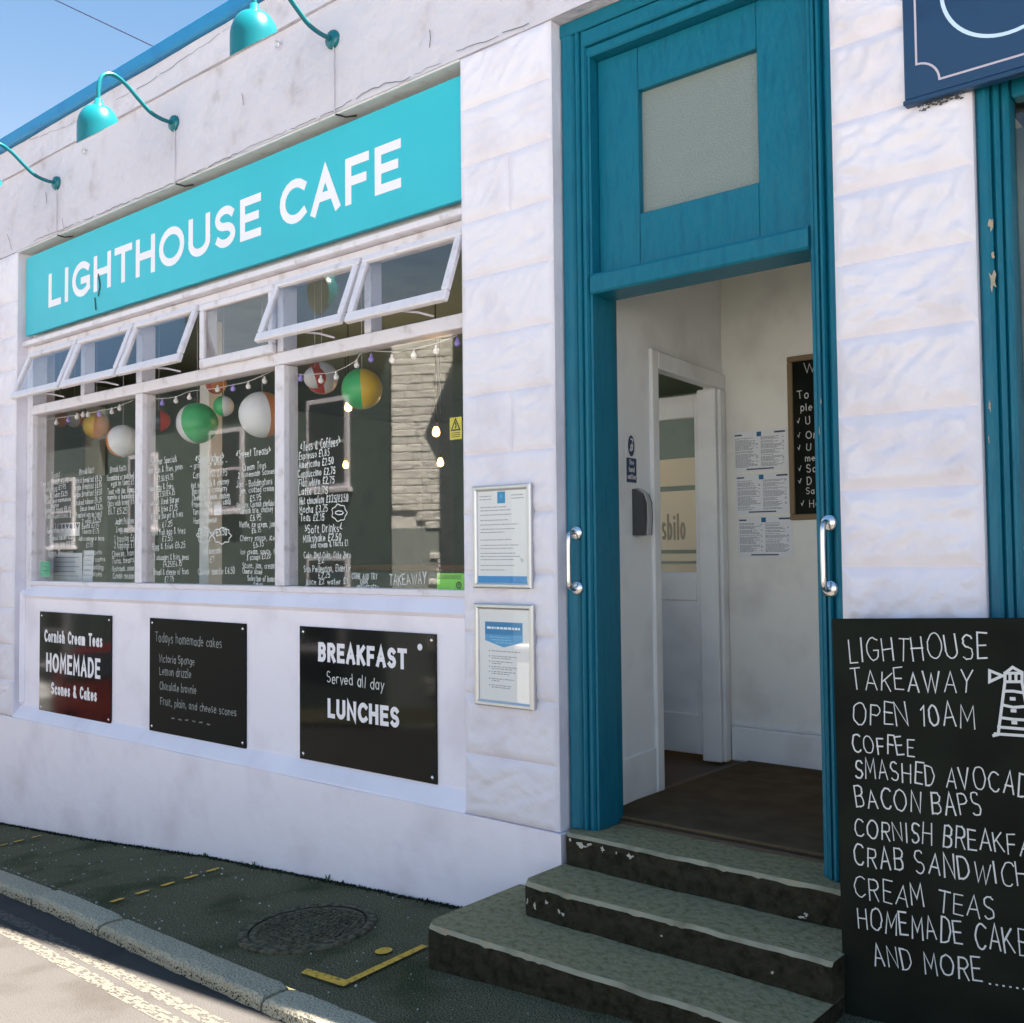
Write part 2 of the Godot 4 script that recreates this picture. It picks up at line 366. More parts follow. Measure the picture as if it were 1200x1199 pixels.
# ---------------------------------------------------------------- single-stroke lettering
# each glyph: width ; strokes separated by "/" ; a stroke is "x,y x,y ..." or "o cx,cy rx,ry from,to" (degrees, anticlockwise); cap height 7, x-height 4.6
const GLYPH := {
	"A": "5;0,0 2.5,7 5,0/1,2.4 4,2.4", "B": "4.2;0,0 0,7 2.2,7/o 2.2,5.3 1.7,1.7 90,-90/0,3.6 2.2,3.6/o 2.2,1.8 1.9,1.8 90,-90/0,0 2.2,0", "C": "4.8;o 2.9,3.5 2.9,3.5 48,312",
	"D": "4.8;0,0 0,7 1.7,7/o 1.7,3.5 3.1,3.5 90,-90/0,0 1.7,0", "E": "3.8;3.8,7 0,7 0,0 3.8,0/0,3.6 3.3,3.6", "F": "3.6;3.6,7 0,7 0,0/0,3.4 3.1,3.4", "G": "5.2;o 2.9,3.5 2.9,3.5 48,318/5.1,1.2 5.1,3.1 3.1,3.1",
	"H": "4.6;0,0 0,7/4.6,0 4.6,7/0,3.6 4.6,3.6", "I": "0.6;0.3,0 0.3,7", "J": "3;3,7 3,1.6/o 1.5,1.6 1.5,1.6 0,-170", "K": "4.4;0,0 0,7/4.2,7 0,3.1/1.3,4.2 4.4,0", "L": "3.5;0,7 0,0 3.5,0",
	"M": "5.6;0,0 0.4,7 2.8,2.2 5.2,7 5.6,0", "N": "4.8;0,0 0,7 4.8,0 4.8,7", "O": "6;o 3,3.5 3,3.5 90,450", "P": "4.2;0,0 0,7 2.2,7/o 2.2,5.2 2,1.8 90,-90/0,3.4 2.2,3.4", "Q": "6;o 3,3.5 3,3.5 90,450/3.6,1.6 5.8,-0.6",
	"R": "4.4;0,0 0,7 2.2,7/o 2.2,5.2 2,1.8 90,-90/0,3.4 2.2,3.4/2,3.4 4.4,0", "S": "4;o 2,5.25 1.9,1.75 35,270/o 2,1.75 2,1.75 90,-145", "T": "4.4;0,7 4.4,7/2.2,7 2.2,0", "U": "4.6;0,7 0,2.3/o 2.3,2.3 2.3,2.3 180,360/4.6,2.3 4.6,7",
	"V": "4.8;0,7 2.4,0 4.8,7", "W": "7;0,7 1.8,0 3.5,6 5.2,0 7,7", "X": "4.4;0,0 4.4,7/0,7 4.4,0", "Y": "4.6;0,7 2.3,3.4 4.6,7/2.3,3.4 2.3,0", "Z": "4.2;0,7 4.2,7 0,0 4.2,0",
	"a": "3.6;o 1.7,2.2 1.7,2.2 90,450/3.5,4.5 3.5,0", "b": "3.6;0,7 0,0/o 1.8,2.2 1.8,2.2 180,-180", "c": "3.2;o 1.9,2.2 1.9,2.2 50,310", "d": "3.6;o 1.8,2.2 1.8,2.2 0,360/3.6,7 3.6,0", "e": "3.6;0.1,2.3 3.5,2.3/o 1.8,2.2 1.75,2.2 3,310",
	"f": "2.4;o 2,5.8 1.2,1.2 50,180/0.8,5.8 0.8,0/0,4.3 2.2,4.3", "g": "3.6;o 1.8,2.3 1.8,2.1 0,360/3.6,4.5 3.6,-0.6/o 1.9,-0.6 1.7,1.5 0,-140", "h": "3.4;0,7 0,0/o 1.7,2.8 1.7,1.7 180,0/3.4,2.8 3.4,0", "i": "0.6;0.3,4.5 0.3,0/0.3,6 0.3,6.4", "j": "1.4;1.2,4.5 1.2,-0.8/o 0.2,-0.8 1,1 0,-120/1.2,6 1.2,6.4",
	"k": "3.2;0,7 0,0/2.8,4.5 0,2/1,2.9 3.2,0", "l": "0.6;0.3,7 0.3,0", "m": "5.4;0,4.5 0,0/o 1.35,3.1 1.35,1.4 180,0/2.7,3.1 2.7,0/o 4.05,3.1 1.35,1.4 180,0/5.4,3.1 5.4,0", "n": "3.4;0,4.5 0,0/o 1.7,2.8 1.7,1.7 180,0/3.4,2.8 3.4,0", "o": "3.7;o 1.85,2.2 1.85,2.2 90,450",
	"p": "3.6;0,4.5 0,-2.2/o 1.8,2.2 1.8,2.2 180,-180", "q": "3.6;o 1.8,2.2 1.8,2.2 0,360/3.6,4.5 3.6,-2.2", "r": "2.2;0,4.5 0,0/o 1.6,2.9 1.6,1.5 180,70", "s": "3;o 1.5,3.35 1.3,1.15 40,270/o 1.5,1.1 1.4,1.1 90,-140", "t": "2.4;1,6.2 1,0.9/o 1.9,0.9 0.9,0.9 180,290/0,4.4 2.3,4.4",
	"u": "3.4;0,4.5 0,1.7/o 1.7,1.7 1.7,1.7 180,360/3.4,4.5 3.4,0", "v": "3.2;0,4.5 1.6,0 3.2,4.5", "w": "5;0,4.5 1.3,0 2.5,4 3.7,0 5,4.5", "x": "3.2;0,0 3.2,4.5/0,4.5 3.2,0", "y": "3.2;0,4.5 1.7,0.3/3.3,4.5 0.8,-2.2", "z": "3;0,4.5 3,4.5 0,0 3,0",
	"0": "4;o 2,3.5 2,3.5 90,450", "1": "1.6;0,5.6 1.3,7 1.3,0", "2": "3.8;o 1.9,5.2 1.8,1.8 160,-30/3.5,4.3 0,0 3.8,0", "3": "3.6;o 1.7,5.3 1.7,1.7 140,-90/o 1.6,1.8 1.9,1.8 90,-140", "4": "4.2;3,0 3,7 0,2.2 4.2,2.2", "5": "3.8;3.5,7 0.5,7 0.3,4/o 1.7,2.2 2,2.2 135,-140", "6": "3.8;o 1.9,2 1.9,2 90,450/0.1,2.4 2.4,7", "7": "3.6;0,7 3.6,7 1.2,0", "8": "3.8;o 1.9,5.3 1.6,1.7 90,450/o 1.9,1.8 1.9,1.8 90,450", "9": "3.8;o 1.9,5 1.9,2 90,450/3.7,4.6 1.4,0",
	"£": "4;o 2.3,5.3 1.5,1.7 20,180/0.8,5.3 0.9,1.2 0,0 3.9,0/0,3.2 2.9,3.2", "&": "4.8;4.8,0 1,5/o 2,5.8 1.2,1.2 210,-40/2.9,5 0.6,2.6/o 1.7,1.6 1.6,1.6 140,360", ".": "0.6;0.3,0 0.3,0.4", ",": "0.8;0.5,0.4 0.1,-1", "-": "2.4;0,3 2.4,3", "/": "2.6;0,-0.6 2.6,7.4", "'": "0.6;0.3,7 0.3,5.6", "~": "3.4;0,2.6 0.9,3.4 2.2,2.5 3.4,3.3", ":": "0.6;0.3,0.4 0.3,0.8/0.3,3.6 0.3,4", "|": "2.6;0,4 1,2 2.6,6.4", "<": "3;3,7 0,3.8/3,5 0.4,3.5/3,2 0,3", ">": "3;0,7 3,3.8/0,5 2.6,3.5/0,2 3,3", "*": "1.2;0.6,2 0.6,4/0,3 1.2,3"}
var glyph_cache := {}
func glyph(c: String) -> Array:      # [width, [PackedVector2Array, ...]]
	if glyph_cache.has(c): return glyph_cache[c]
	var out := [2.0, []]
	if GLYPH.has(c):
		var a: PackedStringArray = GLYPH[c].split(";")
		out[0] = float(a[0])
		for s in a[1].split("/"):
			var pts := PackedVector2Array()
			var w := s.split(" ")
			if w[0] == "o":
				var ce := w[1].split_floats(","); var ra := w[2].split_floats(","); var an := w[3].split_floats(",")
				var n := maxi(4, int(absf(an[1] - an[0]) / 18.0))
				for i in n + 1:
					var t := deg_to_rad(lerpf(an[0], an[1], float(i) / n))
					pts.append(Vector2(ce[0] + ra[0] * cos(t), ce[1] + ra[1] * sin(t)))
			else:
				for q in w:
					var f := q.split_floats(",")
					pts.append(Vector2(f[0], f[1]))
			out[1].append(pts)
	glyph_cache[c] = out
	return out
func stroke(st: SurfaceTool, pts: PackedVector2Array, hw: float, xf: Transform3D, z: float) -> void:
	var n := pts.size()
	if n < 2: return
	var closed := pts[0].distance_to(pts[n - 1]) < 0.0005 and n > 3
	var L := []
	var R := []
	for i in n:
		var d0 := (pts[i] - pts[i - 1]).normalized() if i > 0 else ((pts[0] - pts[n - 2]).normalized() if closed else Vector2.ZERO)
		var d1 := (pts[i + 1] - pts[i]).normalized() if i < n - 1 else ((pts[1] - pts[0]).normalized() if closed else Vector2.ZERO)
		var p := pts[i]
		if d0 == Vector2.ZERO: d0 = d1; p -= d1 * hw
		elif d1 == Vector2.ZERO: d1 = d0; p += d0 * hw
		var m := (d0 + d1).normalized()
		if m == Vector2.ZERO: m = d0
		var nn := Vector2(-m.y, m.x)
		var k := hw / maxf(0.42, nn.dot(Vector2(-d0.y, d0.x)))
		L.append(xf * Vector3(p.x + nn.x * k, p.y + nn.y * k, z))
		R.append(xf * Vector3(p.x - nn.x * k, p.y - nn.y * k, z))
	for i in n - 1:
		quad(st, L[i], L[i + 1], R[i + 1], R[i])
func text_width(s: String, gap: float) -> float:
	var w := 0.0
	for c in s: w += float(glyph(c)[0]) + gap
	return w - gap
# writes s with its baseline from a to b (3-D points), cap height cap; hw = half stroke width in metres; jit = unevenness of a hand
func write(st: SurfaceTool, s: String, a: Vector3, b: Vector3, cap: float, hw: float, jit := 0.0, gap := 1.5, zax := Vector3(0, 0, 1)) -> void:
	var ux := (b - a).normalized()
	var uy := zax.cross(ux).normalized()
	var xf := Transform3D(Basis(ux, uy, zax), a)
	var sx := maxf((a.distance_to(b) - s.length() * 2.0 * hw) / maxf(text_width(s, gap), 0.01), 0.0001)
	var sy := (cap - 2.0 * hw) / 7.0
	var x0 := hw
	for c in s:
		var g := glyph(c)
		var k := 0
		var wid: float = g[0]
		var rot := rng.randf_range(-0.12, 0.10) * jit
		var dy := rng.randf_range(-0.05, 0.05) * cap * jit
		var sc := 1.0 + rng.randf_range(-0.12, 0.12) * jit
		for pl in g[1]:
			var q := PackedVector2Array()
			for p in pl:
				var v := Vector2(p.x * sx, p.y * sy * sc)
				if jit > 0.0: v += Vector2(rng.randf_range(-1, 1), rng.randf_range(-1, 1)) * cap * 0.02 * jit
				q.append(v.rotated(rot) + Vector2(x0, dy + hw))
			stroke(st, q, hw * (1.0 + rng.randf_range(-0.22, 0.28) * jit), xf, 0.0003 * k)
			k += 1
		x0 += (wid + gap) * sx + 2.0 * hw
# the same, one part for each word (or for each letter when by_letter)
func write_parts(o: Node3D, n: String, m: Material, s: String, a: Vector3, b: Vector3, cap: float, hw: float, jit := 0.0, gap := 1.5, by_letter := false) -> void:
	var sx := maxf((a.distance_to(b) - s.length() * 2.0 * hw) / maxf(text_width(s, gap), 0.01), 0.0001)
	var ux := (b - a).normalized()
	var words := []
	if by_letter:
		for c in s: words.append(c)
	else: words = Array(s.split(" "))
	var at := 0.0
	for w in words:
		var word: String = w
		var wl := text_width(word, gap) * sx + word.length() * 2.0 * hw
		if word.length() > 0 and word != " ":
			var st := newst()
			write(st, word, a + ux * at, a + ux * (at + wl), cap, hw, jit, gap)
			done(st, n, m, o)
		at += wl + gap * sx
		if not by_letter: at += 2.0 * sx + 2.0 * hw + gap * sx
func line_on(st: SurfaceTool, pts: Array, hw: float, o: Vector3) -> void:   # polyline of wall-plane points
	var q := PackedVector2Array()
	for p in pts: q.append(Vector2(p.x - o.x, p.y - o.y))
	stroke(st, q, hw, Transform3D(Basis(), o), 0.0)

# ================================================================ scene
func _ready() -> void:
	rng.seed = 7
	# camera
	var cam := Camera3D.new()
	cam.name = "camera"
	add_child(cam)
	cam.position = CAM
	cam.rotation_degrees = Vector3(2.317, 40.055, -0.565)
	cam.fov = 53.32
	cam.near = 0.05
	cam.far = 400.0
	cam.current = true
	cb = cam.transform.basis
	# sky, exposure
	var we := WorldEnvironment.new()
	we.name = "environment"
	var env := Environment.new()
	env.background_mode = Environment.BG_SKY
	var sm := ProceduralSkyMaterial.new()
	sm.sky_top_color = lin(0.0205, 0.048, 0.090)
	sm.sky_horizon_color = lin(0.36, 0.36, 0.36)
	sm.sky_curve = 0.11
	sm.ground_bottom_color = lin(0.12, 0.12, 0.12)
	sm.ground_horizon_color = lin(0.31, 0.315, 0.315)
	sm.sun_angle_max = 1.0
	sm.energy_multiplier = 1.0
	var sky := Sky.new()
	sky.sky_material = sm
	env.sky = sky
	env.tonemap_mode = Environment.TONE_MAPPER_LINEAR
	env.tonemap_exposure = 8.6
	env.sdfgi_enabled = true
	env.ssao_enabled = true
	env.ssil_enabled = true
	we.environment = env
	add_child(we)
	# sun: behind the shop and to the right, so that the shop front stands in its own shade and the road beyond the kerb is lit
	var sun := DirectionalLight3D.new()
	sun.name = "sun"
	sun.light_energy = 1.45
	sun.light_color = Color(1.0, 0.96, 0.9)
	sun.light_angular_distance = 0.5
	sun.shadow_enabled = true
	add_child(sun)
	sun.look_at_from_position(Vector3(0.42, 1.0, -0.222) * 20.0, Vector3.ZERO, Vector3.UP)
	make_materials()
	ground()
	building()
	vestibule()
	cafe_room()
	opposite()
	shop_sign()
	lamps()
	wall_things()
	window_writing()
	window_display()
	boards()
	street_things()

# ---------------------------------------------------------------- street
func strip(st: SurfaceTool, xs: Array, zf: Callable, zt: Callable, off: float, nz: int, rough := 0.0) -> void:
	var fn := noise(3.0, 5, 3)
	for i in range(xs.size() - 1):
		for k in nz:
			var q := []
			for c in [[i, k], [i + 1, k], [i + 1, k + 1], [i, k + 1]]:
				var x: float = xs[c[0]]
				var z: float = lerpf(zf.call(x), zt.call(x), float(c[1]) / nz)
				q.append(Vector3(x, gy(x, z) + off + rough * fn.get_noise_2d(x, z), z))
			quad(st, q[0], q[1], q[2], q[3])
func span(a: float, b: float, step: float) -> Array:
	var o := []
	var n := int(ceil((b - a) / step))
	for i in n + 1: o.append(lerpf(a, b, float(i) / n))
	return o
func ground() -> void:
	var st := newst()
	strip(st, span(-30, 12, 0.15), func(_x): return -0.28, func(x): return kerb_in(x) + 0.01, 0.0, 10, 0.006)
	var pav := done(st, "pavement", M.asphalt, self, true)
	setting(pav)
	st = newst()
	strip(st, span(-60, -10, 0.5) + span(-10, 4, 0.07).slice(1) + span(4, 40, 0.5).slice(1), func(x): return kerb_in(x) + 0.10, func(_x): return 5.9, -0.045, 12)
	setting(done(st, "road", M.road, self, true))
	st = newst()
	strip(st, span(-60, 40, 1.0), func(_x): return 5.9, func(_x): return 7.6, 0.02, 2)
	setting(done(st, "far_pavement", M.asphalt, self, true))
	st = newst()
	for i in 2:
		quad(st, Vector3(-200, -6 - i * 0.0, -200), Vector3(200, -6, -200), Vector3(200, -6, 200), Vector3(-200, -6, 200))
		break
	setting(done(st, "ground", M.asphalt, self))
	# kerb: separate granite stones
	var kerb := Node3D.new()
	kerb.name = "kerb"
	add_child(kerb)
	setting(kerb)
	var joints := [-13.0, -12.0, -11.05, -10.1, -9.2, -8.25, -7.35, -6.4, -5.5, -4.63, -3.2, -2.1, -1.0, 0.1, 1.2, 2.3, 3.4]
	var fn := noise(5.0, 91, 4)
	for j in range(joints.size() - 1):
		var x0: float = joints[j] + 0.007
		var x1: float = joints[j + 1] - 0.007
		var ks := newst()
		var xs := span(x0, x1, 0.05)
		var dy := rng.randf_range(-0.006, 0.006)
		var rows := []
		for i in xs.size():
			var x: float = xs[i]
			var zi := kerb_in(x)
			var e := 0.010 if (i == 0 or i == xs.size() - 1) else 0.0
			var prof := [Vector2(0, -0.14), Vector2(0.0, -0.002), Vector2(0.006, 0.006), Vector2(0.045, 0.008), Vector2(0.085, 0.008), Vector2(0.116, 0.006), Vector2(0.127, -0.001), Vector2(0.131, -0.011), Vector2(0.134, -0.04), Vector2(0.136, -0.14)]
			var row := []
			for p in prof:
				var z: float = zi + p.x
				var nn := fn.get_noise_3d(x * 2.2, p.x * 9.0, j * 7.0)
				row.append(Vector3(x, gy(x, zi) + p.y + dy - e + nn * 0.006, z + nn * (0.010 if p.x > 0.1 else 0.004)))
			rows.append(row)
		for i in range(rows.size() - 1):
			for k in range(rows[0].size() - 1):
				quad(ks, rows[i][k], rows[i + 1][k], rows[i + 1][k + 1], rows[i][k + 1])
		for e in [0, rows.size() - 1]:
			for k in range(1, rows[0].size() - 1):
				if e == 0: tri(ks, rows[e][0], rows[e][k], rows[e][k + 1])
				else: tri(ks, rows[e][0], rows[e][k + 1], rows[e][k])
		done(ks, "kerb_stone", M.kerb if j % 2 else M.kerb2, kerb)
	# worn double yellow lines: small cells, many rubbed away
	var wear := noise(9.0, 13, 3)
	for o in [0.285, 0.375]:
		var ys := newst()
		for x in span(-9.0, 0.0, 0.008):
			for k in 9:
				var z: float = kerb_in(x) + o + (k - 4.5) * 0.0068
				if wear.get_noise_2d(x * 1.6, z * 6.0) * 1.3 - absf(k - 4.0) * 0.045 + rng.randf_range(-0.10, 0.30) < -0.17: continue
				var y := gy(x, z) - 0.0437
				quad(ys, Vector3(x, y, z), Vector3(x + 0.008, y, z), Vector3(x + 0.008, y, z + 0.0068), Vector3(x, y, z + 0.0068))
		done(ys, "yellow_line", M.oldyellow, get_node("road"))
	# painted marks on the pavement
	for z in [0.181, 0.315, 0.455, 0.602, 0.74]: mark(pav, -4.92, z, 0.085, 0.030)
	for z in [0.138, 0.26, 0.37]: mark(pav, -7.09, z, 0.075, 0.024)
	var lm := newst()
	patch(lm, [Vector2(-3.262, 0.852), Vector2(-3.03, 0.852), Vector2(-3.03, 0.90), Vector2(-3.25, 0.895)])
	patch(lm, [Vector2(-3.03, 0.449), Vector2(-2.993, 0.449), Vector2(-2.99, 0.90), Vector2(-3.03, 0.90)])
	done(lm, "painted_corner", M.yellow, pav)
	var dm := newst()
	var disc := []
	for k in 18: disc.append(Vector2(-3.125 + 0.036 * cos(TAU * k / 18), 0.572 + 0.036 * sin(TAU * k / 18)))
	patch(dm, disc)
	done(dm, "painted_dot", M.yellow, pav)
func patch(st: SurfaceTool, poly: Array) -> void:
	var v := []
	for p in poly: v.append(Vector3(p.x, gy(p.x, p.y) + 0.0095, p.y))
	for i in range(1, v.size() - 1): tri(st, v[0], v[i], v[i + 1])
func mark(pav: Node, x: float, z: float, l: float, w: float) -> void:
	var st := newst()
	var a := rng.randf_range(0.8, 1.1)
	patch(st, [Vector2(x - w * 0.2, z - l * 0.5 * a), Vector2(x + w * 0.5, z - l * 0.42), Vector2(x + w * 0.55, z + l * 0.3), Vector2(x + w * 0.1, z + l * 0.5 * a), Vector2(x - w * 0.5, z + l * 0.42), Vector2(x - w * 0.5, z - l * 0.2)])
	done(st, "painted_dash", M.yellow, pav)

# ---------------------------------------------------------------- the cafe building
var B: Node3D
func block(x0: float, x1: float, y0: float, y1: float, s: int) -> void:
	var amp := 0.0165 if s >= 300 and s < 400 else 0.0085
	var fn := noise(2.6, s, 2)
	var rd := noise(4.2, s + 40, 2)
	var fc := noise(9.5, s + 80, 3)
	var nx := maxi(8, int((x1 - x0) / 0.011))
	var ny := maxi(8, int((y1 - y0) / 0.011))
	var lean := 0.55 + 0.35 * sin(s * 1.7)
	var st := newst()
	var g := []
	for j in ny + 1:
		var row := []
		for i in nx + 1:
			var x := lerpf(x0, x1, float(i) / nx)
			var y := lerpf(y0, y1, float(j) / ny)
			var e := minf(minf(x - x0, x1 - x), minf(y - y0, y1 - y))
			# split face: flat chisel facets running on a slant, a narrow dressed margin round the edge
			var u := x * cos(lean) + y * sin(lean)
			var v := -x * sin(lean) + y * cos(lean)
			var facet := 1.0 - absf(rd.get_noise_2d(u * 0.7, v * 2.0)) * 2.6
			var small := 1.0 - absf(fc.get_noise_2d(u * 0.6, v * 1.5)) * 2.4
			var rock := 0.45 + 0.5 * fn.get_noise_2d(x, y) + 0.55 * facet + 0.45 * small
			var z := -0.0105 + 0.0105 * smoothstep(0.0, 0.006, e) + amp * clampf(rock, -0.5, 1.7) * smoothstep(0.008, 0.045, e)
			row.append(Vector3(x, y, z))
		g.append(row)
	for j in ny:
		for i in nx:
			quad(st, g[j + 1][i], g[j + 1][i + 1], g[j][i + 1], g[j][i])
	done(st, "block", M.block, B, true)
func courses(x0: float, x1: float, ys: Array, s: int, splits: Array) -> void:
	for i in range(ys.size() - 1):
		var hi: float = ys[i]
		var lo: float = ys[i + 1]
		var sp: float = splits[i % splits.size()]
		if sp > 0.0:
			var xm := lerpf(x0, x1, sp)
			block(x0, xm, lo, hi, s + i * 2)
			block(xm, x1, lo, hi, s + i * 2 + 1)
		else: block(x0, x1, lo, hi, s + i * 2)
func wavy_wall(n: String, x0: float, x1: float, y0: Variant, y1: float, z: float, amp: float, m: Material, s: int, step := 0.06) -> void:
	# hand-rendered wall face, not quite flat, with a closed back 0.28 m behind
	var fn := noise(0.9, s, 4)
	var st := newst()
	var xs := span(x0, x1, step)
	var ny := maxi(2, int((y1 - (y0 if y0 is float else 0.0)) / step))
	var g := []
	for j in ny + 1:
		var row := []
		for x in xs:
			var b: float = y0 if y0 is float else y0.call(x)
			var y := lerpf(b, y1, float(j) / ny)
			row.append(Vector3(x, y, z + amp * fn.get_noise_2d(x * 1.3, y * 1.6)))
		g.append(row)
	for j in ny:
		for i in range(xs.size() - 1):
			quad(st, g[j + 1][i], g[j + 1][i + 1], g[j][i + 1], g[j][i])
	var zb := z - 0.28
	for i in range(xs.size() - 1):
		var a: Vector3 = g[ny][i]; var b: Vector3 = g[ny][i + 1]; var c: Vector3 = g[0][i]; var d: Vector3 = g[0][i + 1]
		quad(st, Vector3(a.x, a.y, zb), Vector3(b.x, b.y, zb), b, a)
		quad(st, c, d, Vector3(d.x, d.y, zb), Vector3(c.x, c.y, zb))
		quad(st, Vector3(b.x, b.y, zb), Vector3(a.x, a.y, zb), Vector3(c.x, c.y, zb), Vector3(d.x, d.y, zb))
	for j in ny:
		var a: Vector3 = g[j][0]; var b: Vector3 = g[j + 1][0]
		quad(st, Vector3(b.x, b.y, zb), b, a, Vector3(a.x, a.y, zb))
		a = g[j][-1]; b = g[j + 1][-1]
		quad(st, b, Vector3(b.x, b.y, zb), Vector3(a.x, a.y, zb), a)
	done(st, n, m, B)
const HEAD := 4.165
func building() -> void:
	B = thing("cafe_building", "white painted cafe building with a turquoise sign and a teal framed doorway", "building", Vector3.ZERO)
	# masonry
	wavy_wall("upper_wall", -10.5, 5.0, HEAD, 4.76, 0.0, 0.006, M.weathered, 3)
	wavy_wall("coping_band", -10.5, 5.0, 4.762, 4.972, 0.018, 0.006, M.weathered, 4)
	wavy_wall("plinth", -10.5, -2.645, func(x): return base_y(x) - 0.35, 0.652, 0.004, 0.008, M.white, 9)
	bx("pier_core", Vector3(-3.2, 0.655, -0.30), Vector3(-2.66, HEAD - 0.002, -0.0115), M.block, B, 0.0)
	bx("pier_core", Vector3(-1.41, 0.2, -0.30), Vector3(-0.94, HEAD - 0.002, -0.0115), M.block, B, 0.0)
	bx("pier_core", Vector3(-10.4, 0.655, -0.30), Vector3(-7.79, HEAD - 0.002, -0.0115), M.block, B, 0.0)
	courses(-3.2, -2.665, [4.163, 3.911, 3.643, 3.376, 3.11, 2.835, 2.565, 2.29, 2.02, 1.75, 1.475, 1.20, 0.93, 0.655], 200, [0.0, 0.0, 0.55, 0.0])
	courses(-1.408, -0.943, [4.163, 3.88, 3.616, 3.343, 3.087, 2.835, 2.575, 2.301, 2.045, 1.78, 1.51, 1.24, 0.97, 0.70, 0.43], 300, [0.0])
	var le := [4.163, 3.80, 3.53, 3.27, 3.008, 2.778, 2.516, 2.267, 1.99, 1.734, 1.463, 1.186, 0.923, 0.655]
	courses(-8.35, -7.793, le, 400, [0.0, 0.62])
	courses(-8.95, -8.352, le, 450, [0.0, 0.4])
	# roof: slab, blue edge board with its drip
	bx("roof", Vector3(-10.5, 4.975, -7.0), Vector3(5.0, 5.02, -0.02), M.dark, B, 0.0)
	var st := newst()
	sweep_x(st, [Vector2(-0.06, 4.976), Vector2(0.045, 4.976), Vector2(0.058, 4.99), Vector2(0.058, 5.062), Vector2(0.046, 5.074), Vector2(-0.06, 5.074)], -10.5, 5.0)
	done(st, "roof_edge_board", M.roofblue, B)
	for w in [[-10.5, -10.2], [4.7, 5.0]]:
		bx("side_wall", Vector3(w[0], -1.5, -7.0), Vector3(w[1], 4.97, -0.29), M.weathered, B, 0.0)
	bx("rear_wall", Vector3(-10.2, -1.5, -7.0), Vector3(4.7, 4.97, -6.75), M.weathered, B, 0.0)
	# shop window recess: soffit, jambs, dado
	bx("soffit", Vector3(-7.79, HEAD - 0.012, -0.30), Vector3(-3.2, HEAD - 0.001, -0.004), M.soffit, B, 0.0)
	st = newst()
	sweep_x(st, [Vector2(-0.30, 0.653), Vector2(-0.001, 0.653), Vector2(-0.004, 0.662), Vector2(-0.062, 0.735), Vector2(-0.066, 0.75), Vector2(-0.066, 1.535), Vector2(-0.055, 1.545), Vector2(-0.045, 1.556), Vector2(-0.105, 1.632), Vector2(-0.30, 1.632)], -7.79, -3.2)
	done(st, "dado", M.white, B)
	st = newst()
	box(st, Vector3(-7.79, 0.74, -0.30), Vector3(-7.735, 1.60, -0.035), 0.03)
	done(st, "dado_jamb", M.white, B)
	bx("wall_behind_sign", Vector3(-7.79, 3.46, -0.30), Vector3(-3.2, HEAD - 0.013, -0.13), M.soffit, B, 0.0)
	# window frame
	var zf := -0.085
	var zg := -0.125
	var wl := -7.70
	var wr := -3.205
	var m1 := -6.185
	var m2 := -4.685
	var fr := thing_part("window_frame")
	bx("sill_rail", Vector3(wl - 0.05, 1.633, -0.19), Vector3(wr, 1.665, zf - 0.004), M.frame, fr)
	bx("transom", Vector3(wl - 0.05, 2.915, -0.19), Vector3(wr, 2.985, zf), M.frame, fr)
	bx("head_rail", Vector3(wl - 0.05, 3.375, -0.19), Vector3(wr, 3.435, zf - 0.006), M.frame, fr)
	bx("stile", Vector3(wl - 0.088, 1.60, -0.20), Vector3(wl, 3.46, zf - 0.002), M.frame, fr)
	bx("stile", Vector3(wr - 0.045, 1.667, -0.19), Vector3(wr + 0.004, 3.373, zf - 0.002), M.frame, fr)
	for x in [m1, m2]:
		bx("mullion", Vector3(x - 0.042, 1.667, -0.19), Vector3(x + 0.042, 2.913, zf - 0.003), M.frame, fr)
		bx("mullion", Vector3(x - 0.035, 2.987, -0.19), Vector3(x + 0.035, 3.373, zf - 0.003), M.frame, fr)
	for x in [(wl + m1) / 2, (m1 + m2) / 2, (m2 + wr) / 2]:
		bx("mullion", Vector3(x - 0.026, 2.987, -0.17), Vector3(x + 0.026, 3.373, zf - 0.004), M.frame, fr)
	st = newst()
	sweep_x(st, [Vector2(-0.19, 3.437), Vector2(-0.052, 3.437), Vector2(-0.040, 3.442), Vector2(-0.040, 3.472), Vector2(-0.12, 3.50), Vector2(-0.19, 3.50)], wl - 0.085, wr)
	done(st, "drip_board", M.frame, fr)
	for a in [[wl, m1 - 0.042], [m1 + 0.042, m2 - 0.042], [m2 + 0.042, wr - 0.045]]:
		bx("window_pane", Vector3(a[0] - 0.004, 1.66, zg - 0.003), Vector3(a[1] + 0.004, 2.92, zg + 0.003), M.glass, B, 0.0)
	# six top-hung sashes, five propped open
	var edges := [wl, (wl + m1) / 2, m1, (m1 + m2) / 2, m2, (m2 + wr) / 2, wr - 0.012]
	for i in 6:
		var sx: float = edges[i] + 0.012
		var ex: float = edges[i + 1] - 0.012
		var sh := Node3D.new()
		sh.name = "sash"
		B.add_child(sh, true)
		sh.position = Vector3(sx, 3.372, zf + 0.004)
		var open: float = [21.5, 21.0, 20.5, 0.0, 21.5, 20.0][i]
		sh.rotation_degrees.x = -open
		var w := ex - sx
		var h := 0.392
		var t := 0.042
		bx("top_rail", Vector3(0, -t, 0), Vector3(w, 0, 0.034), M.frame, sh, 0.006)
		bx("bottom_rail", Vector3(0, -h, 0), Vector3(w, -h + t * 1.3, 0.034), M.frame, sh, 0.006)
		bx("sash_stile", Vector3(0, -h + t * 1.3 + 0.0005, 0.001), Vector3(t, -t - 0.0005, 0.033), M.frame, sh, 0.006)
		bx("sash_stile", Vector3(w - t, -h + t * 1.3 + 0.0005, 0.001), Vector3(w, -t - 0.0005, 0.033), M.frame, sh, 0.006)
		bx("pane", Vector3(t - 0.004, -h + t * 1.3 - 0.004, 0.012), Vector3(w - t + 0.004, -t + 0.004, 0.018), M.glass, sh, 0.0)
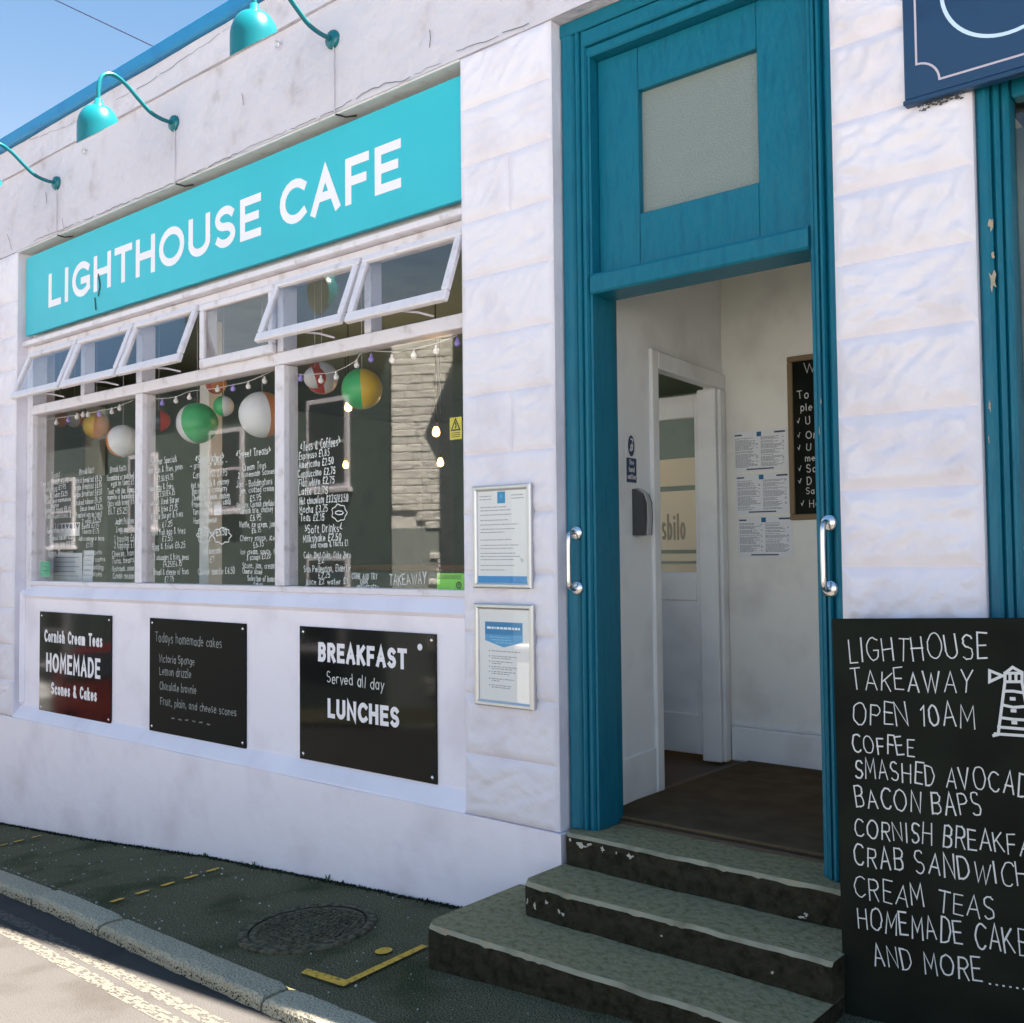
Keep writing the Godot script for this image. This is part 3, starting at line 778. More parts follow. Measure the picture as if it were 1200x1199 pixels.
		if open > 0.0:
			var ts := newst()
			tube(ts, [Vector3(w * 0.5, -h + 0.02, -0.002), Vector3(w * 0.5 + 0.06, -h + 0.045, -0.08), Vector3(w * 0.5 + 0.10, -h + 0.055, -0.15)], 0.006, 6)
			done(ts, "stay", M.frame, sh)
	# door frame
	var jl := -2.519
	var jr := -1.537
	var df := thing_part("door_frame")
	# left jamb: architrave, bead, lining
	var mould := [Vector2(0.0, -0.100), Vector2(0.004, -0.080), Vector2(0.012, -0.069), Vector2(0.026, -0.064), Vector2(0.042, -0.066), Vector2(0.058, -0.075), Vector2(0.070, -0.088), Vector2(0.076, -0.096), Vector2(0.079, -0.080), Vector2(0.085, -0.073), Vector2(0.093, -0.073), Vector2(0.098, -0.080), Vector2(0.101, -0.094), Vector2(0.106, -0.094), Vector2(0.109, -0.082), Vector2(0.117, -0.079), Vector2(0.124, -0.084), Vector2(0.1295, -0.096)]
	var lm := []
	var rm := []
	for p in mould:
		lm.append(Vector2(-2.662 + p.x, p.y))
		rm.push_front(Vector2(-1.405 - p.x * 0.885, p.y))
	var sa := newst()
	sweep_y(sa, lm, -0.17, 0.667, 4.10)
	done(sa, "architrave", M.teal, df)
	sa = newst()
	sweep_y(sa, rm, -0.17, 0.667, 4.10)
	done(sa, "architrave", M.teal, df)
	bx("lining", Vector3(-2.532, 0.667, -0.245), Vector3(jl, 4.02, -0.097), M.teal, df, 0.003)
	bx("stop", Vector3(-2.60, 0.667, -0.30), Vector3(jl - 0.012, 4.02, -0.2455), M.teal, df, 0.004)
	bx("lining", Vector3(jr, 0.667, -0.245), Vector3(-1.5200, 4.02, -0.097), M.teal, df, 0.003)
	# head
	bx("head", Vector3(-2.662, 4.1005, -0.17), Vector3(-1.405, HEAD - 0.003, -0.070), M.teal, df, 0.005)
	bx("head", Vector3(-2.5475, 4.031, -0.17), Vector3(-1.5055, 4.0995, -0.078), M.teal, df, 0.006)
	bx("head", Vector3(-2.5475, 3.985, -0.24), Vector3(-1.5055, 4.03, -0.095), M.teal, df, 0.006)
	bx("wall_above_door", Vector3(-2.67, 3.99, -0.30), Vector3(-1.40, HEAD - 0.004, -0.171), M.teal, B, 0.0)
	# transom rail and fanlight
	st = newst()
	sweep_x(st, [Vector2(-0.25, 2.944), Vector2(-0.088, 2.944), Vector2(-0.080, 2.952), Vector2(-0.080, 3.018), Vector2(-0.088, 3.03), Vector2(-0.14, 3.045), Vector2(-0.25, 3.045)], jl + 0.0005, jr - 0.0005)
	done(st, "transom_rail", M.teal, df)
	var tl := thing_part("fanlight")
	var z0 := -0.21
	var z1 := -0.155
	var gl := W(750, 110, -0.175)
	var gr := W(892, 215, -0.175)
	var gx0 := gl.x; var gx1 := gr.x; var gy0 := gr.y; var gy1 := gl.y + 0.01
	bx("stile", Vector3(jl + 0.001, 3.046, z0), Vector3(gx0, 3.984, z1), M.teal, tl, 0.004)
	bx("stile", Vector3(gx1, 3.046, z0), Vector3(jr - 0.001, 3.984, z1), M.teal, tl, 0.004)
	bx("rail", Vector3(gx0 + 0.0005, gy1, z0), Vector3(gx1 - 0.0005, 3.984, z1 - 0.002), M.teal, tl, 0.004)
	bx("rail", Vector3(gx0 + 0.0005, 3.046, z0), Vector3(gx1 - 0.0005, gy0, z1 - 0.002), M.teal, tl, 0.004)
	bx("obscured_pane", Vector3(gx0 - 0.004, gy0 - 0.004, z0 + 0.012), Vector3(gx1 + 0.004, gy1 + 0.004, z0 + 0.02), M.obscure, tl, 0.0)
	bx("dark_gap_board", Vector3(-2.66, 0.667, -0.335), Vector3(-2.606, 3.05, -0.301), M.dark, B, 0.0)  # black board put in to give the gap behind the jamb its darkness
	for c in [[-2.60, 0.072, 1.804], [-1.478, 0.072, 1.818]]:
		var hs := newst()
		var hx: float = c[0]
		var pts := curve_pts([Vector3(hx, c[2] + 0.118, -0.07), Vector3(hx, c[2] + 0.120, -0.045), Vector3(hx, c[2] + 0.112, -0.022), Vector3(hx, c[2] + 0.09, -0.014), Vector3(hx, c[2], -0.012), Vector3(hx, c[2] - 0.09, -0.014), Vector3(hx, c[2] - 0.112, -0.022), Vector3(hx, c[2] - 0.120, -0.045), Vector3(hx, c[2] - 0.118, -0.07)], 0.012)
		tube(hs, pts, 0.0105, 12)
		for s in [-1, 1]:
			lathe(hs, [Vector2(0, 0.0), Vector2(0.011, -0.0005), Vector2(0.024, -0.004), Vector2(0.030, -0.009), Vector2(0.031, -0.014)], Transform3D(Basis(Vector3(1, 0, 0), PI / 2), Vector3(hx, c[2] + s * 0.118, -0.057)), 20)
		done(hs, "pull_handle", M.steel, df, true)
	# paint chips on the right jamb and the shop window frame to the right
	right_window()
	cracks()
func thing_part(n: String) -> Node3D:
	var o := Node3D.new()
	o.name = n
	B.add_child(o, true)
	return o
func right_window() -> void:
	var wf := thing_part("side_window_frame")
	var x0 := -0.938
	bx("stile", Vector3(x0, 1.30, -0.16), Vector3(x0 + 0.042, 3.42, -0.030), M.teal, wf, 0.010)
	bx("stile", Vector3(x0 + 0.0425, 1.30, -0.16), Vector3(x0 + 0.066, 3.42, -0.048), M.teal, wf, 0.010)
	bx("stile", Vector3(x0 + 0.0665, 1.30, -0.16), Vector3(x0 + 0.092, 3.42, -0.066), M.teal, wf, 0.008)
	bx("head_rail", Vector3(x0, 3.421, -0.16), Vector3(1.5, 3.55, -0.032), M.teal, wf, 0.008)
	bx("head_rail", Vector3(x0 + 0.0925, 3.30, -0.16), Vector3(1.5, 3.42, -0.085), M.teal, wf, 0.008)
	bx("sill", Vector3(x0, 1.22, -0.16), Vector3(1.5, 1.299, 0.02), M.teal, wf, 0.008)
	bx("mullion", Vector3(0.30, 1.30, -0.16), Vector3(0.37, 3.299, -0.06), M.teal, wf, 0.008)
	bx("stile", Vector3(1.41, 1.30, -0.16), Vector3(1.5, 3.299, -0.04), M.teal, wf, 0.008)
	bx("window_pane", Vector3(x0 + 0.09, 1.30, -0.122), Vector3(0.30, 3.30, -0.117), M.glass, B, 0.0)
	bx("window_pane", Vector3(0.37, 1.30, -0.122), Vector3(1.41, 3.30, -0.117), M.glass, B, 0.0)
	wavy_wall("stall_riser", -0.94, 1.5, func(x): return base_y(x) - 0.3, 1.219, 0.0, 0.004, M.white, 19)
	wavy_wall("end_wall", 1.5, 5.0, func(x): return base_y(x) - 0.3, HEAD, 0.0, 0.005, M.white, 29)
	wavy_wall("wall_over_window", -0.94, 1.5, 3.551, HEAD, -0.002, 0.004, M.white, 39)
	# net blind hung inside this window
	bx("window_blind", Vector3(x0 + 0.10, 1.35, -0.20), Vector3(1.42, 3.0, -0.19), M.obscure, B, 0.0)
	bx("room_box", Vector3(-1.1, 1.0, -1.2), Vector3(1.6, 3.6, -1.15), M.cafewall, B, 0.0)
	for c in [[1163, 330, 8, 22], [1161, 262, 5, 14], [1164, 298, 3, 10], [1160, 475, 2, 20], [1159, 515, 1.5, 12], [960, 505, 1.5, 12], [962, 470, 1.2, 8]]:
		var z := -0.0285 if c[0] > 1100 else -0.0705
		var p := W(c[0], c[1], z)
		var st := newst()
		var n := 11
		var v := []
		for k in n:
			var r := rng.randf_range(0.3, 1.2)
			v.append(p + Vector3(cos(TAU * k / n) * c[2] * r, -sin(TAU * k / n) * c[3] * r, 0) * 0.0017)
		for k in n: tri(st, p, v[k], v[(k + 1) % n])
		done(st, "paint_chip", M.chip, wf)
func crack_line(pts: Array, w: float, z := 0.0) -> void:
	var st := newst()
	var q := PackedVector2Array()
	for i in range(pts.size() - 1):
		var a := W(pts[i][0], pts[i][1]); var b := W(pts[i + 1][0], pts[i + 1][1])
		var n := maxi(2, int(a.distance_to(b) / 0.035))
		for k in n:
			var p := a.lerp(b, float(k) / n)
			q.append(Vector2(p.x + rng.randf_range(-1, 1) * 0.005, p.y + rng.randf_range(-1, 1) * 0.006))
	var run := PackedVector2Array()
	for i in q.size():
		run.append(q[i])
		if run.size() > 2 and (rng.randf() < 0.22 or i == q.size() - 1):
			stroke(st, run, w * rng.randf_range(0.4, 1.0), Transform3D(Basis(), Vector3(0, 0, 0.0085 + z)), 0.0)
			run = PackedVector2Array()
			if rng.randf() < 0.5 and i < q.size() - 1: run.append(q[i])
	done(st, "crack", M.crack, B).set_meta("kind", "stuff")
func cracks() -> void:
	crack_line([[40, 283], [130, 246], [215, 210], [300, 170], [397, 128], [425, 112], [452, 98], [470, 96], [525, 70]], 0.0022)
	crack_line([[505, 35], [506, 75]], 0.004)
	crack_line([[536, 62], [628, 25]], 0.0018)
	crack_line([[285, 110], [287, 130]], 0.003)
	crack_line([[144, 157], [141, 168]], 0.005)
	crack_line([[235, 520], [236, 521]], 0.001)
	crack_line([[55, 225], [56, 246]], 0.003)
	crack_line([[10, 275], [16, 297]], 0.004)
	crack_line([[74, 256], [76, 272]], 0.003)
	crack_line([[130, 195], [133, 203]], 0.003)
	crack_line([[180, 170], [182, 178]], 0.003)
	crack_line([[20, 170], [80, 150], [180, 96], [290, 22]], 0.0016, 0.012)
	# eye bolts and cable tails left on the wall
	for p in [[102, 177], [329, 52]]:
		var st := newst()
		var c := W(p[0], p[1])
		var ring := []
		for k in 13: ring.append(c + Vector3(cos(TAU * k / 12) * 0.018, sin(TAU * k / 12) * 0.018 - 0.01, 0.03 + 0.004 * sin(TAU * k / 12)))
		tube(st, ring, 0.004, 6)
		tube(st, [c + Vector3(0, 0.005, -0.01), c + Vector3(0, 0.005, 0.03)], 0.004, 6)
		done(st, "eye_bolt", M.alu, B)

# ---------------------------------------------------------------- inside the doorway
func vestibule() -> void:
	var V := B
	bx("vestibule_floor", Vector3(-2.72, 0.45, -1.75), Vector3(-1.30, 0.676, -0.255), M.floorwood, V, 0.0)
	bx("vestibule_back_wall", Vector3(-2.78, 0.677, -1.80), Vector3(-1.10, 3.6, -1.71), M.cream, V, 0.0)
	bx("vestibule_side_wall", Vector3(-1.32, 0.677, -1.7095), Vector3(-1.22, 3.6, -0.301), M.cream, V, 0.0)
	bx("vestibule_ceiling", Vector3(-2.9, 3.601, -1.80), Vector3(-1.10, 3.68, -0.301), M.cream, V, 0.0)
	# moulded panel and skirting on the back wall
	bx("skirting", Vector3(-2.745, 0.6775, -1.7095), Vector3(-1.3205, 0.865, -1.683), M.doorwhite, V, 0.008)
	bx("skirting_mould", Vector3(-2.745, 0.8655, -1.7095), Vector3(-1.3205, 0.895, -1.690), M.doorwhite, V, 0.008)
	# left wall, slightly splayed, with the opening to the cafe
	var L := thing_part("vestibule_left_wall")
	L.position = Vector3(-2.612, 0, -0.345)
	var dir := Vector3(-0.142, 0, -1.365)
	L.rotation.y = atan2(dir.x, dir.z) + PI
	# local: -z runs along the wall away from the street, +x faces the visitor
	var s0 := 0.50
	var s1 := 1.29
	bx("wall", Vector3(-0.10, 0.677, -s0), Vector3(-0.02, 3.6, 0.0), M.doorwhite, L, 0.0)
	bx("wall", Vector3(-0.10, 2.76, -1.372), Vector3(-0.02, 3.6, -s0 - 0.0005), M.doorwhite, L, 0.0)
	bx("wall", Vector3(-0.10, 0.677, -1.372), Vector3(-0.02, 2.759, -s1), M.doorwhite, L, 0.0)
	bx("architrave", Vector3(-0.019, 0.677, -s0 - 0.012), Vector3(0.004, 2.835, -s0 + 0.065), M.doorwhite, L, 0.007)
	bx("architrave", Vector3(-0.019, 2.745, -s1 - 0.07), Vector3(0.003, 2.834, -s0 - 0.0125), M.doorwhite, L, 0.007)
	bx("architrave", Vector3(-0.019, 0.677, -s1 - 0.07), Vector3(0.004, 2.744, -s1 + 0.008), M.doorwhite, L, 0.007)
	bx("lower_rail", Vector3(-0.019, 0.677, -s0 + 0.0655), Vector3(-0.001, 0.90, -0.001), M.doorwhite, L, 0.007)
	bx("door_jamb", Vector3(-0.13, 0.677, -s0 - 0.022), Vector3(-0.0195, 2.744, -s0 - 0.001), M.doorwhite, L, 0.004)
	bx("door_jamb", Vector3(-0.13, 0.677, -s1 + 0.001), Vector3(-0.0195, 2.744, -s1 + 0.024), M.doorwhite, L, 0.004)
	# inner door, swung open into the cafe
	var D := thing_part("inner_door")
	D.position = Vector3(-2.80, 0.70, -1.655)
	D.rotation_degrees.y = 2.0
	# local: -x runs from the hinge to the free edge
	var h := 2.03
	var w := 0.76
	var gl0 := 1.02
	bx("door_stile", Vector3(-0.115, 0, -0.022), Vector3(0, h, 0.022), M.doorwhite, D, 0.004)
	bx("door_stile", Vector3(-w, 0, -0.022), Vector3(-w + 0.115, h, 0.022), M.doorwhite, D, 0.004)
	bx("door_rail", Vector3(-w + 0.1155, h - 0.13, -0.021), Vector3(-0.1155, h, 0.021), M.doorwhite, D, 0.004)
	bx("door_rail", Vector3(-w + 0.1155, 0.86, -0.021), Vector3(-0.1155, gl0, 0.021), M.doorwhite, D, 0.004)
	bx("door_rail", Vector3(-w + 0.1155, 0, -0.021), Vector3(-0.1155, 0.22, 0.021), M.doorwhite, D, 0.004)
	bx("door_panel", Vector3(-w + 0.1155, 0.2205, -0.008), Vector3(-0.1155, 0.8595, 0.008), M.doorwhite, D, 0.0)
	bx("door_pane", Vector3(-w + 0.112, gl0 - 0.003, -0.003), Vector3(-0.112, h - 0.127, 0.003), M.glasslow, D, 0.0)
	for y in [0.25, 1.0, 1.75]:
		var hs := newst()
		tube(hs, [Vector3(0.006, y - 0.05, 0.024), Vector3(0.006, y + 0.05, 0.024)], 0.008, 8)
		done(hs, "hinge", M.alu, D)
	# things in the doorway
	var mt := thing("doormat", "dark brown coir mat filling the doorway floor", "doormat", Vector3(-2.02, 0.677, -0.98))
	bx("mat", Vector3(-0.62, 0.0005, -0.70), Vector3(0.69, 0.016, 0.70), M.matting, mt, 0.004)
	var Lx := L.transform
	var place := func(px: float, py: float) -> Vector3:    # pixel -> point on the left wall face
		var r := ray(px, py)
		var n: Vector3 = Lx.basis.x
		var p0: Vector3 = Lx * Vector3(-0.019, 0, 0)
		return CAM + r * ((p0 - CAM).dot(n) / r.dot(n))
	# hand sanitiser sign
	var sg := thing("sanitiser_sign", "blue and white hand sanitiser notice stuck above the dispenser", "sign", Vector3.ZERO)
	sg.transform = Transform3D(Basis(Lx.basis.y.cross(Lx.basis.x), Lx.basis.y, Lx.basis.x), place.call(739, 537))
	bx("backing", Vector3(-0.05, -0.115, 0.0005), Vector3(0.05, 0.115, 0.003), M.paper, sg, 0.0)
	bx("caption", Vector3(-0.05, -0.115, 0.0033), Vector3(0.05, 0.0, 0.0043), M.navy, sg, 0.0)
	var st := newst()
	var ring := []
	for k in 25: ring.append(Vector3(0.033 * cos(TAU * k / 24), 0.058 + 0.050 * sin(TAU * k / 24), 0.0045))
	for k in 24: tri(st, Vector3(0, 0.058, 0.0045), ring[k + 1], ring[k])
	done(st, "roundel", M.navy, sg)
	st = newst()
	for a in [[-0.014, 0.036, 0.0, 0.062], [0.002, 0.036, 0.006, 0.07], [-0.006, 0.034, -0.008, 0.058], [0.010, 0.04, 0.014, 0.066]]:
		stroke(st, PackedVector2Array([Vector2(a[0], a[1]), Vector2((a[0] + a[2]) / 2 + 0.002, (a[1] + a[3]) / 2), Vector2(a[2], a[3])]), 0.0032, Transform3D(), 0.0052 + a[0] * 0.01)
	stroke(st, PackedVector2Array([Vector2(-0.004, 0.09), Vector2(0.012, 0.088), Vector2(0.014, 0.080)]), 0.004, Transform3D(), 0.0054)
	write(st, "Use", Vector3(-0.022, -0.032, 0.005), Vector3(0.022, -0.032, 0.005), 0.026, 0.0022)
	write(st, "hand", Vector3(-0.028, -0.066, 0.005), Vector3(0.028, -0.066, 0.005), 0.026, 0.0022)
	write(st, "sanitiser", Vector3(-0.043, -0.100, 0.005), Vector3(0.043, -0.100, 0.005), 0.026, 0.0020)
	done(st, "print", M.paper, sg)
	# dispenser
	var dp := thing("sanitiser_dispenser", "grey and white wall-mounted hand sanitiser dispenser inside the doorway", "dispenser", Vector3.ZERO)
	dp.transform = Transform3D(sg.transform.basis, place.call(746, 600))
	for q in [["housing", -0.044, 0.044, 0.0], ["front_cover", -0.014, 0.022, 0.006]]:
		var ds := newst()
		var o: float = q[3]
		var prof := [Vector2(0.0, -0.112), Vector2(0.058 + o, -0.112), Vector2(0.064 + o, -0.03), Vector2(0.062 + o, 0.045), Vector2(0.046 + o, 0.085), Vector2(0.02, 0.105 + o), Vector2(0.0, 0.108 + o)]
		sweep_x(ds, prof, q[1], q[2])
		done(ds, q[0], M.grey if o > 0 else M.darkgrey, dp)
	# menus and chalk board on the back wall
	var zb := -1.7095
	var ys := [[2.50, 2.275], [2.262, 2.038], [2.026, 1.802]]
	for i in 3:
		var c := Vector3(-2.548 + i * 0.009, (ys[i][0] + ys[i][1]) / 2, zb)
		var hh: float = (ys[i][0] - ys[i][1]) / 2
		var nm: String = ["topmost", "middle", "lowest"][i]
		var o := thing("menu_sheet", "white printed menu sheet pinned to the cream wall, %s of three" % nm, "menu", c, "printed menus pinned inside the doorway")
		bx("sheet", Vector3(-0.162, -hh, 0.0005), Vector3(0.162, hh, 0.002), M.paper, o, 0.0)
		var im := print_lines(320, 222, i)
		var ps := newst()
		quv(ps, Vector3(-0.158, hh - 0.003, 0.0026), Vector3(0.158, hh - 0.003, 0.0026), Vector3(0.158, -hh + 0.003, 0.0026), Vector3(-0.158, -hh + 0.003, 0.0026))
		done(ps, "print", paper_mat(im), o)
	var bl := thing("rules_chalkboard", "wood framed chalkboard with a handwritten list beside the menus", "chalkboard", Vector3(-2.06, 2.44, zb))
	bx("slate", Vector3(-0.29, -0.415, 0.002), Vector3(0.29, 0.415, 0.012), M.chalk, bl, 0.0)
	bx("frame_rail", Vector3(-0.315, 0.41, 0.0005), Vector3(0.315, 0.44, 0.022), M.wood, bl)
	bx("frame_rail", Vector3(-0.315, -0.44, 0.0005), Vector3(0.315, -0.41, 0.022), M.wood, bl)
	bx("frame_stile", Vector3(-0.315, -0.4095, 0.0005), Vector3(-0.285, 0.4095, 0.022), M.wood, bl)
	bx("frame_stile", Vector3(0.285, -0.4095, 0.0005), Vector3(0.315, 0.4095, 0.022), M.wood, bl)
	st = newst()
	var row := [["W", 0.34, 0.06, 0.065], ["To b", 0.205, 0.02, 0.045], ["ple", 0.14, 0.035, 0.042], ["| U", 0.065, 0.015, 0.042], ["| Or", -0.01, 0.015, 0.042], ["| U", -0.075, 0.015, 0.042], ["me", -0.13, 0.055, 0.038], ["| Sa", -0.19, 0.015, 0.042], ["| D", -0.255, 0.015, 0.042], ["Sa", -0.305, 0.055, 0.038], ["| Ha", -0.375, 0.025, 0.042]]
	for r in row:
		var wd: float = text_width(r[0], 1.6) * r[3] / 7.0
		var x0: float = -0.28 + r[2]
		write_parts(bl, "chalk_writing", M.chalkwhite, r[0], Vector3(x0, r[1], 0.0128), Vector3(x0 + wd, r[1], 0.0128), r[3], 0.0022, 0.8, 1.6)
func paper_mat(im: Image) -> StandardMaterial3D:
	var m := mat(1, 1, 1, 0.7)
	m.albedo_texture = ImageTexture.create_from_image(im)
	return m
func print_lines(w: int, h: int, s: int) -> Image:      # blurred print: rules, a blue square and rows of small grey words
	var im := Image.create(w, h, false, Image.FORMAT_RGB8)
	im.fill(Color(0.90, 0.91, 0.93))
	var r := RandomNumberGenerator.new()
	r.seed = 50 + s
	im.fill_rect(Rect2i(5, 12, 45, 8), Color(0.12, 0.25, 0.36))
	im.fill_rect(Rect2i(w - 75, 8, 65, 9), Color(0.12, 0.25, 0.36))
	im.fill_rect(Rect2i(w / 2 - 20, 4, 28, 26), Color(0.12, 0.40, 0.58))
	im.fill_rect(Rect2i(75, h - 14, 165, 7), Color(0.12, 0.25, 0.36))
	for c in 2:
		var y := 34
		while y < h - 24:
			var x := 8 + c * (w / 2 - 4)
			var lim := x + r.randi_range(70, 125)
			while x < lim:
				var n := r.randi_range(5, 18)
				im.fill_rect(Rect2i(x, y, n, 3), Color(0.50, 0.52, 0.57))
				x += n + 3
			if r.randf() < 0.3: im.fill_rect(Rect2i(c * (w / 2 - 4) + 136, y, 10, 3), Color(0.4, 0.42, 0.5))
			y += 6 + (4 if r.randf() < 0.25 else 0)
	return im

# ---------------------------------------------------------------- the room behind the shop window
func cafe_room() -> void:
	bx("cafe_floor", Vector3(-10.2, 0.30, -6.7), Vector3(-2.76, 0.66, -0.31), M.floorwood, B, 0.0)
	bx("cafe_ceiling", Vector3(-10.2, 3.62, -6.7), Vector3(-2.95, 3.70, -0.31), M.cafewall, B, 0.0)
	bx("cafe_back_wall", Vector3(-10.2, 0.66, -6.7), Vector3(-1.0, 3.62, -6.6), M.cafewall, B, 0.0)
	bx("cafe_left_wall", Vector3(-10.2, 0.66, -6.6), Vector3(-10.1, 3.62, -0.31), M.cafewall, B, 0.0)
	bx("cafe_right_wall", Vector3(-1.1, 0.66, -6.6), Vector3(-1.0, 3.62, -1.81), M.cafewall, B, 0.0)
	bx("cafe_inner_wall", Vector3(-2.83, 0.66, -0.90), Vector3(-2.74, 3.62, -0.302), M.cafewall, B, 0.0)
	bx("window_board", Vector3(-7.75, 1.58, -0.62), Vector3(-3.2, 1.63, -0.301), M.cafewall, B, 0.0)
	bx("stall_back", Vector3(-7.75, 0.66, -0.345), Vector3(-3.2, 1.579, -0.302), M.cafewall, B, 0.0)
	# counter, post and shelf unit seen dimly through the glass
	var ct := thing("serving_counter", "dark serving counter deep inside the cafe behind the window", "counter", Vector3(-6.6, 0.66, -3.6))
	bx("counter_top", Vector3(-1.6, 1.02, -0.35), Vector3(1.6, 1.07, 0.35), M.wood, ct)
	bx("counter_front", Vector3(-1.55, 0.0, -0.30), Vector3(1.55, 1.019, 0.28), M.cafewall, ct)
	var po := thing("white_post", "slim pale post standing inside the cafe behind the middle pane", "post", Vector3.ZERO)
	var pc := W(247, 560, -0.95)
	bx("shaft", Vector3(pc.x - 0.06, 0.661, -1.01), Vector3(pc.x + 0.06, 3.61, -0.89), M.cream, po)
	bx("post_base", Vector3(pc.x - 0.085, 0.661, -1.035), Vector3(pc.x + 0.085, 0.80, -0.865), M.cream, po)
	var ck := thing("wall_shelf", "pale framed wall shelf dimly seen behind the pane of beach balls", "shelf", W(88, 520, -1.6))
	bx("shelf_side", Vector3(-0.42, -0.34, -0.1), Vector3(-0.39, 0.34, 0.1), M.cream, ck)
	bx("shelf_side", Vector3(0.39, -0.34, -0.1), Vector3(0.42, 0.34, 0.1), M.cream, ck)
	bx("shelf_board", Vector3(-0.389, -0.34, -0.1), Vector3(0.389, -0.31, 0.1), M.cream, ck)
	bx("shelf_board", Vector3(-0.389, 0.31, -0.1), Vector3(0.389, 0.34, 0.1), M.cream, ck)
	bx("shelf_back", Vector3(-0.389, -0.309, -0.1), Vector3(0.389, 0.309, -0.09), M.soffit, ck)
	bx("shelf_bracket", Vector3(-0.35, -0.42, -0.1), Vector3(-0.33, -0.341, 0.05), M.cream, ck)
	# cream board with brown lettering beyond the inner door
	var sb := thing("lettered_board", "cream board with brown lettering seen through the inner door's glass", "sign", Vector3(-4.45, 2.02, -3.62))
	bx("board", Vector3(-0.65, -0.17, -0.02), Vector3(0.75, 0.30, 0.0), M.creamlit, sb)
	var ta := W(775, 592, -3.617) - sb.position
	var tb := W(803, 592, -3.617) - sb.position
	write_parts(sb, "letter", M.wood, "sbilo", Vector3(ta.x, -0.09, 0.003), Vector3(tb.x, -0.09, 0.003), 0.21, 0.010, 0.0, 0.9, true)
	bx("board_ledge", Vector3(-0.65, -0.26, -0.02), Vector3(0.75, -0.20, 0.06), M.creamlit, sb)
	bx("board_lower", Vector3(-0.65, -0.72, -0.02), Vector3(0.75, -0.28, -0.005), M.creamlit, sb)
	bx("board_upper", Vector3(-0.65, 0.34, -0.02), Vector3(0.75, 0.56, -0.004), M.creamlit, sb)
	# bare pendant bulbs
	var where := ["just below the green and yellow beach ball", "nearest the yellow warning sticker", "lower of two before the reflected stone wall", "just above the Teas & Coffees prices"]
	var bi := -1
	for c in [[408, 476, -1.4], [511, 505, -1.5], [516, 541, -2.2], [405, 544, -2.6]]:
		bi += 1
		var p := W(c[0], c[1], c[2])
		var o := thing("pendant_bulb", "small bare warm bulb hanging inside the cafe, " + where[bi], "light bulb", p, "bare bulbs hanging in the cafe")
		var bs := newst()
		lathe(bs, [Vector2(0.0, 0.03), Vector2(0.014, 0.028), Vector2(0.022, 0.01), Vector2(0.028, -0.012), Vector2(0.022, -0.032), Vector2(0.0, -0.042)], Transform3D(), 12)
		done(bs, "bulb", M.bulb, o, true)
		var fs := newst()
		tube(fs, [Vector3(0, 0.028, 0), Vector3(0, 3.618 - p.y, 0)], 0.004, 6)
		tube(fs, [Vector3(0, 0.027, 0), Vector3(0, 0.065, 0)], 0.013, 8)
		done(fs, "flex", M.dark, o)
		var li := OmniLight3D.new()
		li.name = "glow"
		li.light_color = Color(1.0, 0.78, 0.5)
		li.light_energy = 0.012
		li.omni_range = 8.0
		li.light_size = 0.03
		li.shadow_enabled = true
		o.add_child(li)

# ---------------------------------------------------------------- across the street (seen only as reflections and bounced light)
func opposite() -> void:
	# low white wall and pale open ground, invented out of view to bounce light
	var yw := thing("added_bounce_wall", "added unseen low white wall across the street that bounces light", "wall", Vector3(0, 0, 7.6))
	for i in 6:
		var xa := -9.2 + i * 4.0
		bx("wall_bay", Vector3(xa, base_y(xa) - 0.5, 0), Vector3(xa + 3.98, base_y(xa) + 0.75, 0.22), M.creamlit2, yw, 0.01)
		bx("coping", Vector3(xa - 0.008, base_y(xa) + 0.752, -0.04), Vector3(xa + 3.985, base_y(xa) + 0.82, 0.26), M.cream, yw, 0.01)
	var ys := newst()
	quad(ys, Vector3(-9.2, -0.35, 60), Vector3(60, 1.6, 60), Vector3(60, 1.6, 7.83), Vector3(-9.2, -0.35, 7.83))
	var yd := done(ys, "bounce_yard", M.bounce_yard, self)  # unseen pale ground added to throw light onto the shop front
	setting(yd)
	house("added_house", "added unseen dark slate-hung house that the menu window reflects", -21.0, -12.1, 7.0, M.slate, M.frame, 3)  # dark houses invented out of view to keep the pane reflections dark
	house("added_house", "added unseen tall dark grey house at the low end of the street", -34.0, -21.4, 8.2, M.slate2, M.frame, 4)
	house("added_house", "added unseen narrow dark fronted house beside the bare stone wall", -10.66, -9.25, 6.4, M.slate, M.frame, 0)
	var o := thing("added_stone_wall", "added unseen rubble stone wall with an arch, made for the pane reflection", "wall", Vector3(-11.38, -0.6, 7.9))
	o.rotation_degrees.y = -28.0  # invented wall, turned towards the sun to brighten its reflection in the pane
	wall_with_arch(o)
	# parked red car reflected in the black plaques
	var c := thing("parked_car", "red hatchback parked across the street from the cafe", "car", Vector3(-14.2, gy(-14.2, 3) - 0.065, 5.0))
	c.rotation.z = 0.092
	car(c, M.carred)
	c = thing("parked_car", "white hatchback parked further down across the street", "car", Vector3(-21.4, gy(-21.4, 3) - 0.065, 5.0))
	c.rotation.z = 0.092
	car(c, M.carwhite)
